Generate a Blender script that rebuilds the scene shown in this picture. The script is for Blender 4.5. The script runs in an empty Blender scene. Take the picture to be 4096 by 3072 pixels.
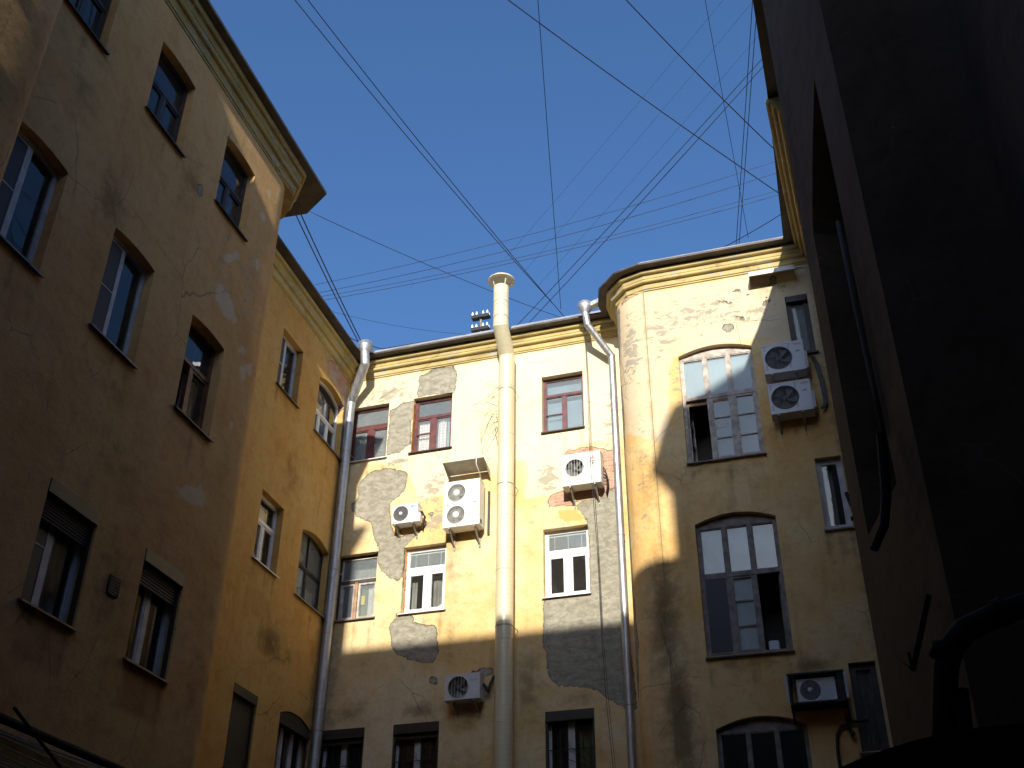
import bpy, math, random
import numpy as np
from mathutils import Vector, Matrix
random.seed(7)
SC = bpy.context.scene
COL = SC.collection
R = math.radians

# ------------------------------------------------------------------ helpers
class MB:
    """collects faces, then links them as ONE mesh object"""
    def __init__(s): s.v = []; s.f = []; s.sm = []
    def quad(s, a, b, c, d, smooth=False):
        n = len(s.v); s.v += [tuple(a), tuple(b), tuple(c), tuple(d)]; s.f.append((n, n+1, n+2, n+3)); s.sm.append(smooth)
    def poly(s, pts, smooth=False):
        n = len(s.v); s.v += [tuple(p) for p in pts]; s.f.append(tuple(range(n, n+len(pts)))); s.sm.append(smooth)
    def box(s, x0, x1, y0, y1, z0, z1, M=None):
        p = [(x0,y0,z0),(x1,y0,z0),(x1,y1,z0),(x0,y1,z0),(x0,y0,z1),(x1,y0,z1),(x1,y1,z1),(x0,y1,z1)]
        if M is not None: p = [tuple(M @ Vector(q)) for q in p]
        n = len(s.v); s.v += p
        for f in ((0,3,2,1),(4,5,6,7),(0,1,5,4),(1,2,6,5),(2,3,7,6),(3,0,4,7)):
            s.f.append(tuple(n+i for i in f)); s.sm.append(False)
    def bar(s, a, b, w, h, up=(0,0,1)):
        """box bar from a to b"""
        a = Vector(a); b = Vector(b); d = b-a; L = d.length
        if L < 1e-6: return
        d.normalize(); up = Vector(up)
        if abs(d.dot(up)) > .98: up = Vector((0,1,0))
        x = d.cross(up).normalized(); z = x.cross(d)
        M = Matrix(((x.x,d.x,z.x,a.x),(x.y,d.y,z.y,a.y),(x.z,d.z,z.z,a.z),(0,0,0,1)))
        s.box(-w/2,w/2,0,L,-h/2,h/2,M)
    def tube(s, pts, r, n=10, cap=True, smooth=True, split=False):
        pts = [Vector(p) for p in pts]
        rs = r if isinstance(r,(list,tuple)) else [r]*len(pts)
        T = []
        for i in range(len(pts)):
            if i == 0: t = pts[1]-pts[0]
            elif i == len(pts)-1: t = pts[-1]-pts[-2]
            else: t = (pts[i]-pts[i-1]).normalized()+(pts[i+1]-pts[i]).normalized()
            T.append(t.normalized())
        u = T[0].cross(Vector((0,0,1)))
        if u.length < .05: u = T[0].cross(Vector((0,1,0)))
        u.normalize(); base = len(s.v)
        for i,p in enumerate(pts):
            u = (u - T[i]*u.dot(T[i])).normalized(); w = T[i].cross(u)
            k = 1.0
            if 0 < i < len(pts)-1:
                c = (pts[i]-pts[i-1]).normalized().dot(T[i]); k = 1/max(c,.5)
            bd = None
            if k > 1.001:
                a = (pts[i]-pts[i-1]).normalized(); c2 = (pts[i+1]-pts[i]).normalized()
                bd = (c2-a)
                bd = bd.normalized() if bd.length > 1e-6 else None
            for j in range(n):
                th = 2*math.pi*j/n; o = (u*math.cos(th)+w*math.sin(th))*rs[i]
                if bd is not None: o = o + bd*(o.dot(bd))*(k-1)
                s.v.append(tuple(p+o))
        if split:
            ring = s.v[base:]; del s.v[base:]
            for i in range(len(pts)-1):
                b0 = len(s.v); s.v += ring[i*n:(i+2)*n]
                for j in range(n):
                    a = b0+j; b = b0+(j+1)%n
                    s.f.append((a,b,b+n,a+n)); s.sm.append(smooth)
            return
        for i in range(len(pts)-1):
            for j in range(n):
                a = base+i*n+j; b = base+i*n+(j+1)%n
                s.f.append((a,b,b+n,a+n)); s.sm.append(smooth)
        if cap:
            s.f.append(tuple(base+j for j in reversed(range(n)))); s.sm.append(False)
            s.f.append(tuple(base+(len(pts)-1)*n+j for j in range(n))); s.sm.append(False)
    def lathe(s, prof, c=(0,0,0), n=24, axis='z', smooth=True, close=False):
        base = len(s.v)
        for (r,h) in prof:
            for j in range(n):
                t = 2*math.pi*j/n
                if axis == 'z': s.v.append((c[0]+r*math.cos(t), c[1]+r*math.sin(t), c[2]+h))
                else: s.v.append((c[0]+r*math.cos(t), c[1]+h, c[2]+r*math.sin(t)))
        for i in range(len(prof)-1):
            for j in range(n):
                a = base+i*n+j; b = base+i*n+(j+1)%n
                q = (a,b,b+n,a+n) if axis == 'z' else (a,a+n,b+n,b)
                s.f.append(q); s.sm.append(smooth)
        if close:
            s.f.append(tuple(base+(len(prof)-1)*n+j for j in range(n))); s.sm.append(False)
    def disc(s, c, r, n=32, axis='y'):
        pts = []
        for j in range(n):
            t = 2*math.pi*j/n
            pts.append((c[0]+r*math.cos(t), c[1], c[2]+r*math.sin(t)) if axis == 'y' else (c[0]+r*math.cos(t), c[1]+r*math.sin(t), c[2]))
        s.poly(pts)
    def build(s, name, mat, parent=None, loc=None, rz=None, bevel=0):
        me = bpy.data.meshes.new(name)
        me.from_pydata(s.v, [], s.f)
        me.polygons.foreach_set('use_smooth', s.sm)
        me.materials.append(mat); me.update()
        o = bpy.data.objects.new(name, me); COL.objects.link(o)
        if parent is not None: o.parent = parent
        if loc is not None: o.location = loc
        if rz is not None: o.rotation_euler = (0,0,rz)
        if bevel:
            b = o.modifiers.new('bevel','BEVEL'); b.width = bevel; b.segments = 2; b.limit_method = 'ANGLE'
        return o

def tag(o, label=None, cat=None, group=None, kind=None):
    if label: o['label'] = label
    if cat: o['category'] = cat
    if group: o['group'] = group
    if kind: o['kind'] = kind
    return o
def empty(name, loc=(0,0,0), rz=0):
    o = bpy.data.objects.new(name, None); COL.objects.link(o); o.location = loc; o.rotation_euler = (0,0,rz); o.empty_display_size = .2
    return o

class Frame:
    """wall plane: local x runs along the wall (right as seen from the court), local y into the wall, z up"""
    def __init__(s, x0, y0, ang): s.x0=x0; s.y0=y0; s.a=ang; s.c=math.cos(ang); s.s=math.sin(ang)
    def P(s, u, z, d=0.0):
        return Vector((s.x0+u*s.c+d*s.s, s.y0+u*s.s-d*s.c, z))
TILT = R(2.24)
FB = Frame(0, 23, 0)
FS = Frame(-12.06+23*math.tan(TILT), 0, math.pi/2+TILT)
FL = Frame(-10.085+15.24*math.tan(TILT), 0, math.pi/2+TILT)
FW = Frame(0, 21.3835, R(0.8))

# ------------------------------------------------------------------ materials
class NT:
    def __init__(s, name):
        s.m = bpy.data.materials.new(name); s.m.use_nodes = True
        s.t = s.m.node_tree; s.t.nodes.clear(); s.out = s.n('ShaderNodeOutputMaterial')
    def n(s, ty, **kw):
        o = s.t.nodes.new(ty)
        for k,v in kw.items(): setattr(o,k,v)
        return o
    def l(s, a, b): s.t.links.new(a, b)
    def setin(s, node, i, v):
        if v is None: return
        if isinstance(v, bpy.types.NodeSocket): s.l(v, node.inputs[i])
        else:
            x = node.inputs[i]
            if x.type == 'RGBA' and not isinstance(v,(int,float)) and len(v) == 3: v = (*v,1)
            x.default_value = v
    def math(s, op, a, b=None, c=None, clamp=False):
        o = s.n('ShaderNodeMath', operation=op); o.use_clamp = clamp
        s.setin(o,0,a); s.setin(o,1,b); s.setin(o,2,c); return o.outputs[0]
    def step(s, v, a, b):
        o = s.n('ShaderNodeMapRange'); o.interpolation_type = 'SMOOTHSTEP'
        s.setin(o,0,v); s.setin(o,1,a); s.setin(o,2,b); return o.outputs[0]
    def mix(s, f, a, b, mode='MIX'):
        o = s.n('ShaderNodeMix', data_type='RGBA', blend_type=mode)
        s.setin(o,0,f); s.setin(o,6,a); s.setin(o,7,b); return o.outputs[2]
    def noise(s, vec, scale, detail=4, rough=.55, dist=0):
        o = s.n('ShaderNodeTexNoise'); s.setin(o,'Vector',vec)
        o.inputs['Scale'].default_value=scale; o.inputs['Detail'].default_value=detail; o.inputs['Roughness'].default_value=rough; o.inputs['Distortion'].default_value=dist
        return o.outputs[0]
    def scale(s, vec, sx, sy, sz=1):
        o = s.n('ShaderNodeMapping'); s.l(vec, o.inputs[0]); o.inputs['Scale'].default_value=(sx,sy,sz); return o.outputs[0]
    def attr(s, name): return s.n('ShaderNodeAttribute', attribute_name=name).outputs['Fac']
    def bump(s, h, strength=.5, dist=.02, nrm=None):
        o = s.n('ShaderNodeBump'); o.inputs['Strength'].default_value=strength; o.inputs['Distance'].default_value=dist
        s.l(h, o.inputs['Height'])
        if nrm is not None: s.l(nrm, o.inputs['Normal'])
        return o.outputs[0]
    def bsdf(s, col, rough=.8, metal=0.0, nrm=None, spec=.5):
        o = s.n('ShaderNodeBsdfPrincipled'); s.setin(o,'Base Color',col); s.setin(o,'Roughness',rough); s.setin(o,'Metallic',metal)
        o.inputs['Specular IOR Level'].default_value = spec
        if nrm is not None: s.l(nrm, o.inputs['Normal'])
        return o.outputs[0]
    def done(s, sh): s.l(sh, s.out.inputs[0]); return s.m

def plaster(name, colA, colB, pale=(.62,.55,.42), streak=.2, crack=1.0):
    T = NT(name); co = T.n('ShaderNodeUVMap').outputs[0]
    n1 = T.noise(co,.42,5,.6); n2 = T.noise(co,3.2,7,.68); n3 = T.noise(T.scale(co,3.2,.28),1.3,5,.6)
    n4 = T.noise(co,9,5,.7); n5 = T.noise(co,1.4,3,.6); np_ = T.noise(T.scale(co,1,1.9),3.6,8,.74,.7)
    c = T.mix(T.step(n1,.34,.64), colA, colB)
    c = T.mix(T.math('MULTIPLY',T.step(n5,.48,.72),.45), c, T.mix(.5,c,colA,'MULTIPLY'))
    c = T.mix(T.math('MULTIPLY',T.step(n2,.48,.74),.42), c, T.mix(1,c,(.60,.54,.48),'MULTIPLY'))
    c = T.mix(T.math('MULTIPLY',T.step(n3,.5,.74),streak), c, T.mix(1,c,(.5,.45,.4),'MULTIPLY'))
    c = T.mix(T.math('MULTIPLY',T.step(n4,.46,.7),.32), c, T.mix(1,c,(.66,.62,.57),'MULTIPLY'))
    # whitewashed marks; on back wall and bay, sun glare painted as paler colour
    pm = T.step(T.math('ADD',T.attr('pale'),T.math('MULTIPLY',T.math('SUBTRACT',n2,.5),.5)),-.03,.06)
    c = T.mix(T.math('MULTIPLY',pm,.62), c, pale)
    # old orange paint
    om = T.step(T.math('ADD',T.attr('ochre'),T.math('MULTIPLY',T.math('SUBTRACT',n2,.5),.35)),-.02,.03)
    c = T.mix(T.math('MULTIPLY',om,.8), c, (.62,.36,.1))
    # flaking paint
    pv = T.math('ADD', np_, T.math('MULTIPLY',T.attr('peel'),.4))
    pk = T.step(pv,.70,.725)
    c = T.mix(T.math('MULTIPLY',pk,.8), c, T.mix(n4,(.22,.20,.15),(.36,.33,.265)))
    # hairline cracks
    wob = T.n('ShaderNodeMix', data_type='VECTOR'); wob.inputs[0].default_value = .16
    nv = T.n('ShaderNodeTexNoise'); nv.inputs['Scale'].default_value=2.3; nv.inputs['Detail'].default_value=6; T.l(co,nv.inputs['Vector'])
    T.l(co,wob.inputs[4]); T.l(nv.outputs['Color'],wob.inputs[5])
    vo = T.n('ShaderNodeTexVoronoi', feature='DISTANCE_TO_EDGE'); vo.inputs['Scale'].default_value=.85; T.l(wob.outputs[1],vo.inputs['Vector'])
    ck = T.math('MULTIPLY',T.math('SUBTRACT',1.0,T.step(vo.outputs['Distance'],.002,.009)), T.math('MULTIPLY',T.step(n1,.5,.6),.55*crack))
    c = T.mix(ck, c, (.10,.08,.06))
    # soot and damp
    dm = T.math('MULTIPLY',T.attr('dirt'),T.step(T.math('ADD',n2,T.math('MULTIPLY',T.attr('dirt'),.25)),.42,.7))
    c = T.mix(T.math('MULTIPLY',dm,.85), c, T.mix(1,c,(.20,.19,.17),'MULTIPLY'))
    # repainted panels
    c = T.mix(T.math('MULTIPLY',T.attr('panel'),.6), c, T.mix(1,c,(.58,.46,.46),'MULTIPLY'))
    # bare render
    cv = T.math('ADD',T.attr('cement'),T.math('ADD',T.math('MULTIPLY',T.math('SUBTRACT',n2,.5),.16),T.math('MULTIPLY',T.math('SUBTRACT',n4,.5),.15)))
    cm = T.step(cv,-.004,.006)
    cb = T.noise(T.scale(co,1.5,2.6),3.2,7,.72,.5)
    cc = T.mix(T.step(cb,.35,.66),(.225,.205,.155),(.37,.34,.265))
    cc = T.mix(T.math('MULTIPLY',T.math('SUBTRACT',1.0,T.step(cv,.0,.035)),.75), cc, (.085,.07,.055))  # dark rim paints the shadow of the patch lip
    c = T.mix(cm, c, cc)
    # bare brick
    bv = T.math('ADD',T.attr('brick'),T.math('ADD',T.math('MULTIPLY',T.math('SUBTRACT',n2,.5),.1),T.math('MULTIPLY',T.math('SUBTRACT',n4,.5),.13)))
    bm = T.step(bv,-.003,.004)
    bt = T.n('ShaderNodeTexBrick'); T.l(co,bt.inputs['Vector']); bt.inputs['Scale'].default_value=1.0
    bt.inputs['Brick Width'].default_value=.25; bt.inputs['Row Height'].default_value=.077; bt.inputs['Mortar Size'].default_value=.007
    bt.inputs['Color1'].default_value=(.40,.13,.075,1); bt.inputs['Color2'].default_value=(.50,.30,.2,1); bt.inputs['Mortar'].default_value=(.42,.36,.28,1)
    bc = T.mix(T.math('MULTIPLY',T.step(n2,.42,.62),.75), bt.outputs['Color'], (.47,.38,.27))
    bc = T.mix(T.math('MULTIPLY',T.math('SUBTRACT',1.0,T.step(bv,.0,.025)),.8), bc, (.05,.04,.03))  # lip shadow painted round the brick as well
    c = T.mix(bm, c, bc)
    hn = T.noise(co,3.2,5,.72); hf = T.noise(co,1.0,2,.5)
    h = T.math('ADD',T.math('MULTIPLY',hn,.6),T.math('MULTIPLY',hf,1.3))
    h = T.math('SUBTRACT',h,T.math('MULTIPLY',T.step(T.math('ADD',T.math('MAXIMUM',T.attr('cement'),T.attr('brick')),T.math('MULTIPLY',T.math('SUBTRACT',hn,.5),.12)),-.004,.006),1.6))
    return T.done(T.bsdf(c,.92,0,T.bump(h,.85,.03),.2))

def simple(name, col, rough=.6, metal=0.0, var=.15, scale=3.0, bump=0.0, spec=.5, dirt=0.0, dirtcol=(.1,.08,.06)):
    T = NT(name); g = T.n('ShaderNodeTexCoord').outputs['Object']
    n = T.noise(g,scale,7,.62)
    dk = tuple(x*(1-var*1.8) for x in col); lt = tuple(min(1,x*(1+var*.6)) for x in col)
    c = T.mix(T.step(n,.3,.7), dk, lt)
    if dirt:
        n2 = T.noise(T.scale(g,2.5,2.5,.5),2.2,8,.7); c = T.mix(T.math('MULTIPLY',T.step(n2,.48,.72),dirt), c, dirtcol)
    nr = T.bump(T.noise(g,scale*6,6,.6),bump,.01) if bump else None
    rr = T.math('ADD',rough-.08,T.math('MULTIPLY',n,.16))
    return T.done(T.bsdf(c,rr,metal,nr,spec))

def glass(name, tint=(.86,.9,.9), ior=1.5, haze=0.0, hazecol=(.5,.55,.55), boost=1.0):
    T = NT(name); g = T.n('ShaderNodeTexCoord').outputs['Object']
    fr = T.n('ShaderNodeFresnel'); fr.inputs['IOR'].default_value = ior
    wn = T.bump(T.noise(g,1.6,2,.5),.06,.02); T.l(wn,fr.inputs['Normal'])
    f = T.math('MULTIPLY',fr.outputs[0],boost,clamp=True)
    tr = T.n('ShaderNodeBsdfTransparent'); tr.inputs[0].default_value = (*tint,1)
    gl = T.n('ShaderNodeBsdfGlossy'); gl.inputs['Roughness'].default_value = .015; T.l(wn,gl.inputs['Normal'])
    base = tr.outputs[0]
    if haze:
        df = T.n('ShaderNodeBsdfDiffuse'); df.inputs[0].default_value = (*hazecol,1)
        mx = T.n('ShaderNodeMixShader'); nz = T.noise(g,2.5,6,.6)
        T.l(T.math('MULTIPLY',T.math('ADD',.7,T.math('MULTIPLY',nz,.6)),haze,clamp=True),mx.inputs[0]); T.l(base,mx.inputs[1]); T.l(df.outputs[0],mx.inputs[2]); base = mx.outputs[0]
    m = T.n('ShaderNodeMixShader'); T.l(f,m.inputs[0]); T.l(base,m.inputs[1]); T.l(gl.outputs[0],m.inputs[2])
    return T.done(m.outputs[0])

def cornice_mat(name, col, peel=.5):
    T = NT(name); g = T.n('ShaderNodeTexCoord').outputs['Object']
    n = T.noise(g,1.3,6,.6); n2 = T.noise(T.scale(g,1,1,2.2),3.0,10,.75,.5); n3 = T.noise(g,.5,3,.5)
    c = T.mix(T.step(n,.3,.7), tuple(x*.72 for x in col), col)
    c = T.mix(T.math('MULTIPLY',T.step(T.math('ADD',n2,T.math('MULTIPLY',n3,.25)),.675,.69),peel), c, (.40,.40,.37))
    c = T.mix(T.math('MULTIPLY',T.step(n2,.30,.42),.0), c, (.2,.15,.05))
    d = T.noise(g,2.0,8,.7)
    c = T.mix(T.math('MULTIPLY',T.step(d,.56,.72),.55), c, (.16,.11,.05))
    return T.done(T.bsdf(c,.75,0,T.bump(n2,.4,.01),.3))

def plaid_mat():
    T = NT('plaid_cloth'); g = T.n('ShaderNodeTexCoord').outputs['Object']
    sep = T.n('ShaderNodeSeparateXYZ'); T.l(g,sep.inputs[0])
    def lines(v,per,w): return T.math('LESS_THAN',T.math('FRACT',T.math('DIVIDE',v,per)),w)
    k = T.math('MAXIMUM',lines(sep.outputs[0],.075,.16),lines(sep.outputs[2],.085,.16))
    c = T.mix(T.math('MULTIPLY',k,.65),(.82,.76,.74),(.45,.22,.24))
    return T.done(T.bsdf(c,.9))

def steel_pipe(name, base=.50, rough=.40):
    T = NT(name); g = T.n('ShaderNodeTexCoord').outputs['Object']
    n = T.noise(T.scale(g,6,6,1),2.0,6,.6); v = T.n('ShaderNodeTexVoronoi'); v.inputs['Scale'].default_value=38; T.l(g,v.inputs['Vector'])
    c = T.mix(T.step(n,.3,.7),(base*.78,base*.8,base*.84),(base*1.12,base*1.13,base*1.14))
    c = T.mix(.25,c,v.outputs['Color'],'MULTIPLY')
    d = T.noise(T.scale(g,1,1,.25),1.6,7,.7); c = T.mix(T.math('MULTIPLY',T.step(d,.55,.75),.4),c,(.16,.14,.12))
    return T.done(T.bsdf(c,T.math('ADD',rough-.02,T.math('MULTIPLY',n,.24)),.72))

def duct_mat():
    T = NT('cream_duct_metal'); g = T.n('ShaderNodeTexCoord').outputs['Object']
    sep = T.n('ShaderNodeSeparateXYZ'); T.l(g,sep.inputs[0])
    ang = T.math('ARCTAN2',sep.outputs[0],sep.outputs[1])
    h = T.math('FRACT',T.math('ADD',T.math('DIVIDE',sep.outputs[2],.105),T.math('DIVIDE',ang,2*math.pi)))
    seam = T.math('LESS_THAN',h,.055)
    n = T.noise(T.scale(g,1,1,.3),2.0,6,.6)
    c = T.mix(T.step(n,.3,.72),(.64,.56,.36),(.75,.68,.48))
    c = T.mix(T.math('MULTIPLY',seam,.38),c,(.30,.25,.15))
    return T.done(T.bsdf(c,.36,.05,T.bump(T.math('SUBTRACT',1.0,seam),.5,.006),.6))

M = {}
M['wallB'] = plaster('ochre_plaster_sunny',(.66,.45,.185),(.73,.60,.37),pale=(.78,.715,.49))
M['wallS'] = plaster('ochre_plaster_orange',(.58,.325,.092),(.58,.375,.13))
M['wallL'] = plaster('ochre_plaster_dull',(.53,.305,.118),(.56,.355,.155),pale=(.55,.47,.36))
M['wallW'] = plaster('pale_yellow_plaster',(.73,.45,.165),(.77,.565,.29),streak=.3)
M['wallR'] = plaster('shaded_brown_plaster',(.074,.047,.030),(.095,.064,.042))  # deep shade of the right wing put into the plaster colour
M['wallD'] = plaster('dark_shaded_plaster',(.058,.036,.022),(.076,.050,.032))  # darker still: shade of the face turned from the light, in colour
M['wallK'] = plaster('grey_yellow_plaster',(.40,.30,.16),(.46,.37,.22))
M['cornice'] = cornice_mat('yellow_cornice_paint',(.57,.445,.18),.7)
M['cornice_shade'] = cornice_mat('shaded_cornice_paint',(.36,.255,.085),.45)  # darker copy of the cornice paint for the wings in shade
M['eave'] = simple('rusty_brown_eave',(.085,.066,.055),.6,.2,.3,2,.2)
M['roof'] = simple('zinc_roof',(.42,.44,.46),.5,.2,.2,1.5,.1,dirt=.5,dirtcol=(.30,.12,.06))
M['white'] = simple('white_pvc',(.80,.80,.80),.35,0,.06,2)
M['offwhite'] = simple('greyed_white_paint',(.55,.54,.55),.55,0,.15,4,.1)
M['brown'] = simple('maroon_window_paint',(.125,.032,.03),.45,0,.25,4,.15)
M['dkbrown'] = simple('dark_brown_window_paint',(.05,.032,.024),.5,0,.3,4,.15)
M['redwood'] = simple('varnished_red_wood',(.20,.07,.028),.45,0,.3,5,.15)
M['oldwood'] = simple('weathered_window_wood',(.52,.46,.40),.75,0,.25,6,.3,dirt=.4,dirtcol=(.22,.13,.07))
M['greywood'] = simple('grey_brown_window_wood',(.25,.215,.195),.75,0,.25,6,.3)
M['barewood'] = simple('bare_window_wood',(.42,.25,.13),.75,0,.25,6,.3)
M['ironframe'] = simple('dark_iron_frame',(.06,.05,.045),.6,.2,.3,5,.1)
M['sill'] = simple('zinc_sill',(.20,.19,.185),.5,.5,.2,3,.1)
M['sillw'] = simple('white_tin_sill',(.70,.69,.68),.45,.1,.1,3)
M['sillred'] = simple('rusty_tin_sill',(.28,.16,.12),.5,.2,.2,3,.1)
M['sillbrown'] = simple('brown_tin_sill',(.055,.035,.03),.5,.2,.2,3,.1)
M['glass'] = glass('window_glass',boost=1.25,haze=.05,hazecol=(.4,.4,.36))
M['glassold'] = glass('dusty_window_glass',haze=.26,hazecol=(.48,.56,.58),boost=1.2)
M['glassdust'] = glass('whitish_window_glass',haze=.38,hazecol=(.42,.47,.48),boost=1.2)
M['room'] = simple('dark_room',(.075,.066,.055),.9,0,.2,1)
M['film'] = simple('frosted_paper',(.36,.43,.47),.8,0,.10,1.1)
M['panereflect'] = simple('painted_pane_reflection',(.20,.27,.32),.8,0,.08,1.1)  # blue-grey reflection painted on a sheet behind bare panes
M['filmbright'] = simple('white_roller_blind',(.80,.86,.90),.8,0,.08,1.1)  # window film lightened to offset the shade on the middle stair window
M['curtain'] = simple('white_net_curtain',(.62,.60,.55),.9,0,.12,3)
M['curtaingrey'] = simple('grey_curtain',(.28,.265,.235),.9,0,.15,3)
M['curtaingreen'] = simple('olive_curtain',(.16,.17,.07),.9,0,.2,3)
M['plaid'] = plaid_mat()
M['blind'] = simple('grey_white_blind_slats',(.66,.68,.68),.5,0,.05,2)
M['screen'] = simple('black_insect_mesh',(.035,.035,.042),.6,0,.1,8)
M['shutter'] = simple('brown_shutter_metal',(.040,.029,.024),.5,.1,.15,3)
M['iron'] = simple('black_iron',(.018,.017,.017),.6,.3,.2,4)
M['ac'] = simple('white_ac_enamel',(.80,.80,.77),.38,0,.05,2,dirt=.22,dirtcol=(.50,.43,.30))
M['acold'] = simple('yellowed_ac_enamel',(.70,.68,.60),.42,0,.06,2,dirt=.2,dirtcol=(.4,.34,.25))
M['acb'] = simple('clean_white_ac_enamel',(.78,.79,.78),.35,0,.05,2,dirt=.3,dirtcol=(.42,.40,.34))
M['acgrey'] = simple('grey_ac_panel',(.56,.56,.52),.5,0,.08,3)
M['acshade'] = simple('shaded_white_ac_enamel',(.62,.62,.64),.42,0,.06,2,dirt=.15,dirtcol=(.35,.32,.27))  # white enamel greyed for the units that hang in shade
M['fan'] = simple('dark_fan_cavity',(.11,.11,.10),.7,0,.2,6)
M['fanmid'] = simple('grey_fan_blades',(.15,.15,.14),.5,0,.2,6)
M['grille'] = simple('fan_guard_wire',(.60,.59,.54),.45,.1,.08,6)
M['grilledk'] = simple('grey_fan_guard_wire',(.13,.13,.13),.45,.2,.1,6)
M['bracket'] = simple('galvanised_bracket',(.38,.35,.29),.5,.4,.2,6,.1,dirt=.3,dirtcol=(.2,.12,.06))
M['red'] = simple('red_logo',(.62,.04,.05),.5,0,.03,3)
M['blue'] = simple('blue_logo',(.07,.34,.66),.5,0,.03,3)
M['black'] = simple('black_print',(.03,.03,.03),.5,0,.1,3)
M['hose'] = simple('grey_hose_insulation',(.16,.155,.15),.75,0,.2,8,.2)
M['hosedk'] = simple('black_hose',(.018,.016,.015),.6,0,.2,8,.1)
M['pipe'] = steel_pipe('galvanised_downpipe')
M['pipe2'] = steel_pipe('bright_galvanised_downpipe',.54,.36)
M['duct'] = duct_mat()
M['tin'] = simple('canopy_tin',(.42,.42,.38),.5,.2,.15,3,.1,dirt=.3,dirtcol=(.2,.14,.08))
M['tinwhite'] = simple('white_canopy_tin',(.62,.60,.55),.5,.1,.12,3,.1,dirt=.3,dirtcol=(.3,.22,.14))
M['wire'] = simple('black_wire',(.012,.012,.015),.55,0,.1,4)
M['twig'] = simple('dry_twig',(.12,.085,.05),.85,0,.3,12)
M['porcelain'] = simple('white_porcelain',(.85,.85,.83),.2,0,.03,3)
M['conduit'] = simple('grey_conduit',(.055,.052,.05),.85,0,.1,5)
M['blackpipe'] = simple('black_painted_pipe',(.018,.015,.013),.75,0,.25,5,.15,spec=.12)
M['canopyblk'] = simple('black_canopy_sheet',(.008,.007,.007),.8,0,.2,3,.1,spec=.15)
M['yellow'] = simple('yellow_cloth',(.70,.52,.04),.8,0,.1,3)
M['bluewhite'] = simple('bag_paper',(.66,.68,.74),.7,0,.12,14)
M['grout'] = simple('paving_stone',(.06,.055,.05),.85,0,.2,.6,.2)
M['foam'] = simple('orange_mounting_foam',(.62,.24,.05),.8,0,.3,9,.4)
M['vent'] = simple('rusty_vent_iron',(.06,.042,.03),.7,.2,.3,9,.2)
# ------------------------------------------------------------------ measured outlines on the walls (metres: along the wall, height)
CEM_B= [[(-10.07, 17.66), (-9.81, 17.71), (-9.71, 17.81), (-9.4, 17.82), (-9.07, 17.79), (-8.98, 17.59), (-8.96, 17.39), (-9.01, 17.03), (-9.07, 16.94), (-9.4, 16.97), (-9.77, 17.0), (-10.03, 16.99), (-10.09, 17.15), (-10.05, 17.41)], [(-10.66, 16.76), (-10.49, 16.9), (-10.21, 16.9), (-10.11, 16.93), (-10.1, 16.63), (-10.2, 16.27), (-10.17, 15.54), (-10.31, 15.57), (-10.37, 15.47), (-10.5, 15.38), (-10.7, 15.34), (-10.85, 15.38), (-10.83, 16.02), (-10.85, 16.76)], [(-11.59, 14.6), (-11.47, 14.76), (-11.24, 14.95), (-11.04, 14.98), (-10.67, 14.95), (-10.33, 14.81), (-10.22, 14.73), (-10.21, 14.5), (-10.26, 14.3), (-10.41, 14.12), (-10.57, 14.04), (-10.67, 13.95), (-10.56, 13.34), (-10.39, 12.99), (-9.97, 13.04), (-9.8, 13.08), (-9.59, 13.23), (-9.49, 13.39), (-9.61, 13.54), (-9.44, 13.56), (-9.51, 13.31), (-9.67, 13.11), (-9.88, 12.99), (-10.04, 12.81), (-10.16, 12.66), (-10.17, 12.23), (-10.18, 11.86), (-10.32, 11.84), (-10.54, 11.94), (-10.76, 12.14), (-10.85, 12.32), (-10.88, 12.54), (-10.85, 12.75), (-11.03, 13.08), (-11.07, 13.35), (-11.13, 13.49), (-11.32, 13.6), (-11.57, 13.73), (-11.73, 13.98), (-11.71, 14.1), (-11.55, 14.22)], [(-10.24, 11.01), (-10.09, 10.95), (-9.89, 10.91), (-9.82, 10.82), (-9.83, 10.75), (-9.59, 10.66), (-9.3, 10.61), (-9.23, 10.51), (-9.21, 10.31), (-9.16, 10.11), (-9.19, 9.89), (-9.3, 9.7), (-9.5, 9.72), (-9.86, 9.82), (-10.03, 9.93), (-10.24, 10.05), (-10.33, 10.19), (-10.39, 10.43), (-10.45, 10.67), (-10.35, 10.84)], [(-5.82, 13.17), (-5.69, 13.29), (-5.08, 13.43), (-4.81, 13.58), (-4.72, 12.02), (-4.71, 10.25), (-4.6, 8.24), (-4.83, 8.26), (-4.98, 8.38), (-5.28, 8.58), (-5.43, 8.74), (-5.74, 8.83), (-6.05, 8.89), (-6.33, 8.92), (-6.55, 9.11), (-6.58, 9.51), (-6.6, 9.75), (-6.68, 10.01), (-6.64, 10.33), (-6.65, 10.79), (-6.59, 10.95), (-6.17, 10.95), (-5.55, 11.0), (-5.51, 12.13), (-5.56, 12.74), (-5.65, 12.91)], [(-9.36, 9.38), (-9.28, 9.4), (-9.16, 9.32), (-9.16, 9.19), (-9.27, 9.22), (-9.36, 9.26)], [(-8.43, 9.44), (-8.35, 9.49), (-8.23, 9.4), (-8.08, 9.5), (-7.85, 9.44), (-7.83, 9.27), (-8.12, 9.26), (-8.35, 9.38)]]
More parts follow.
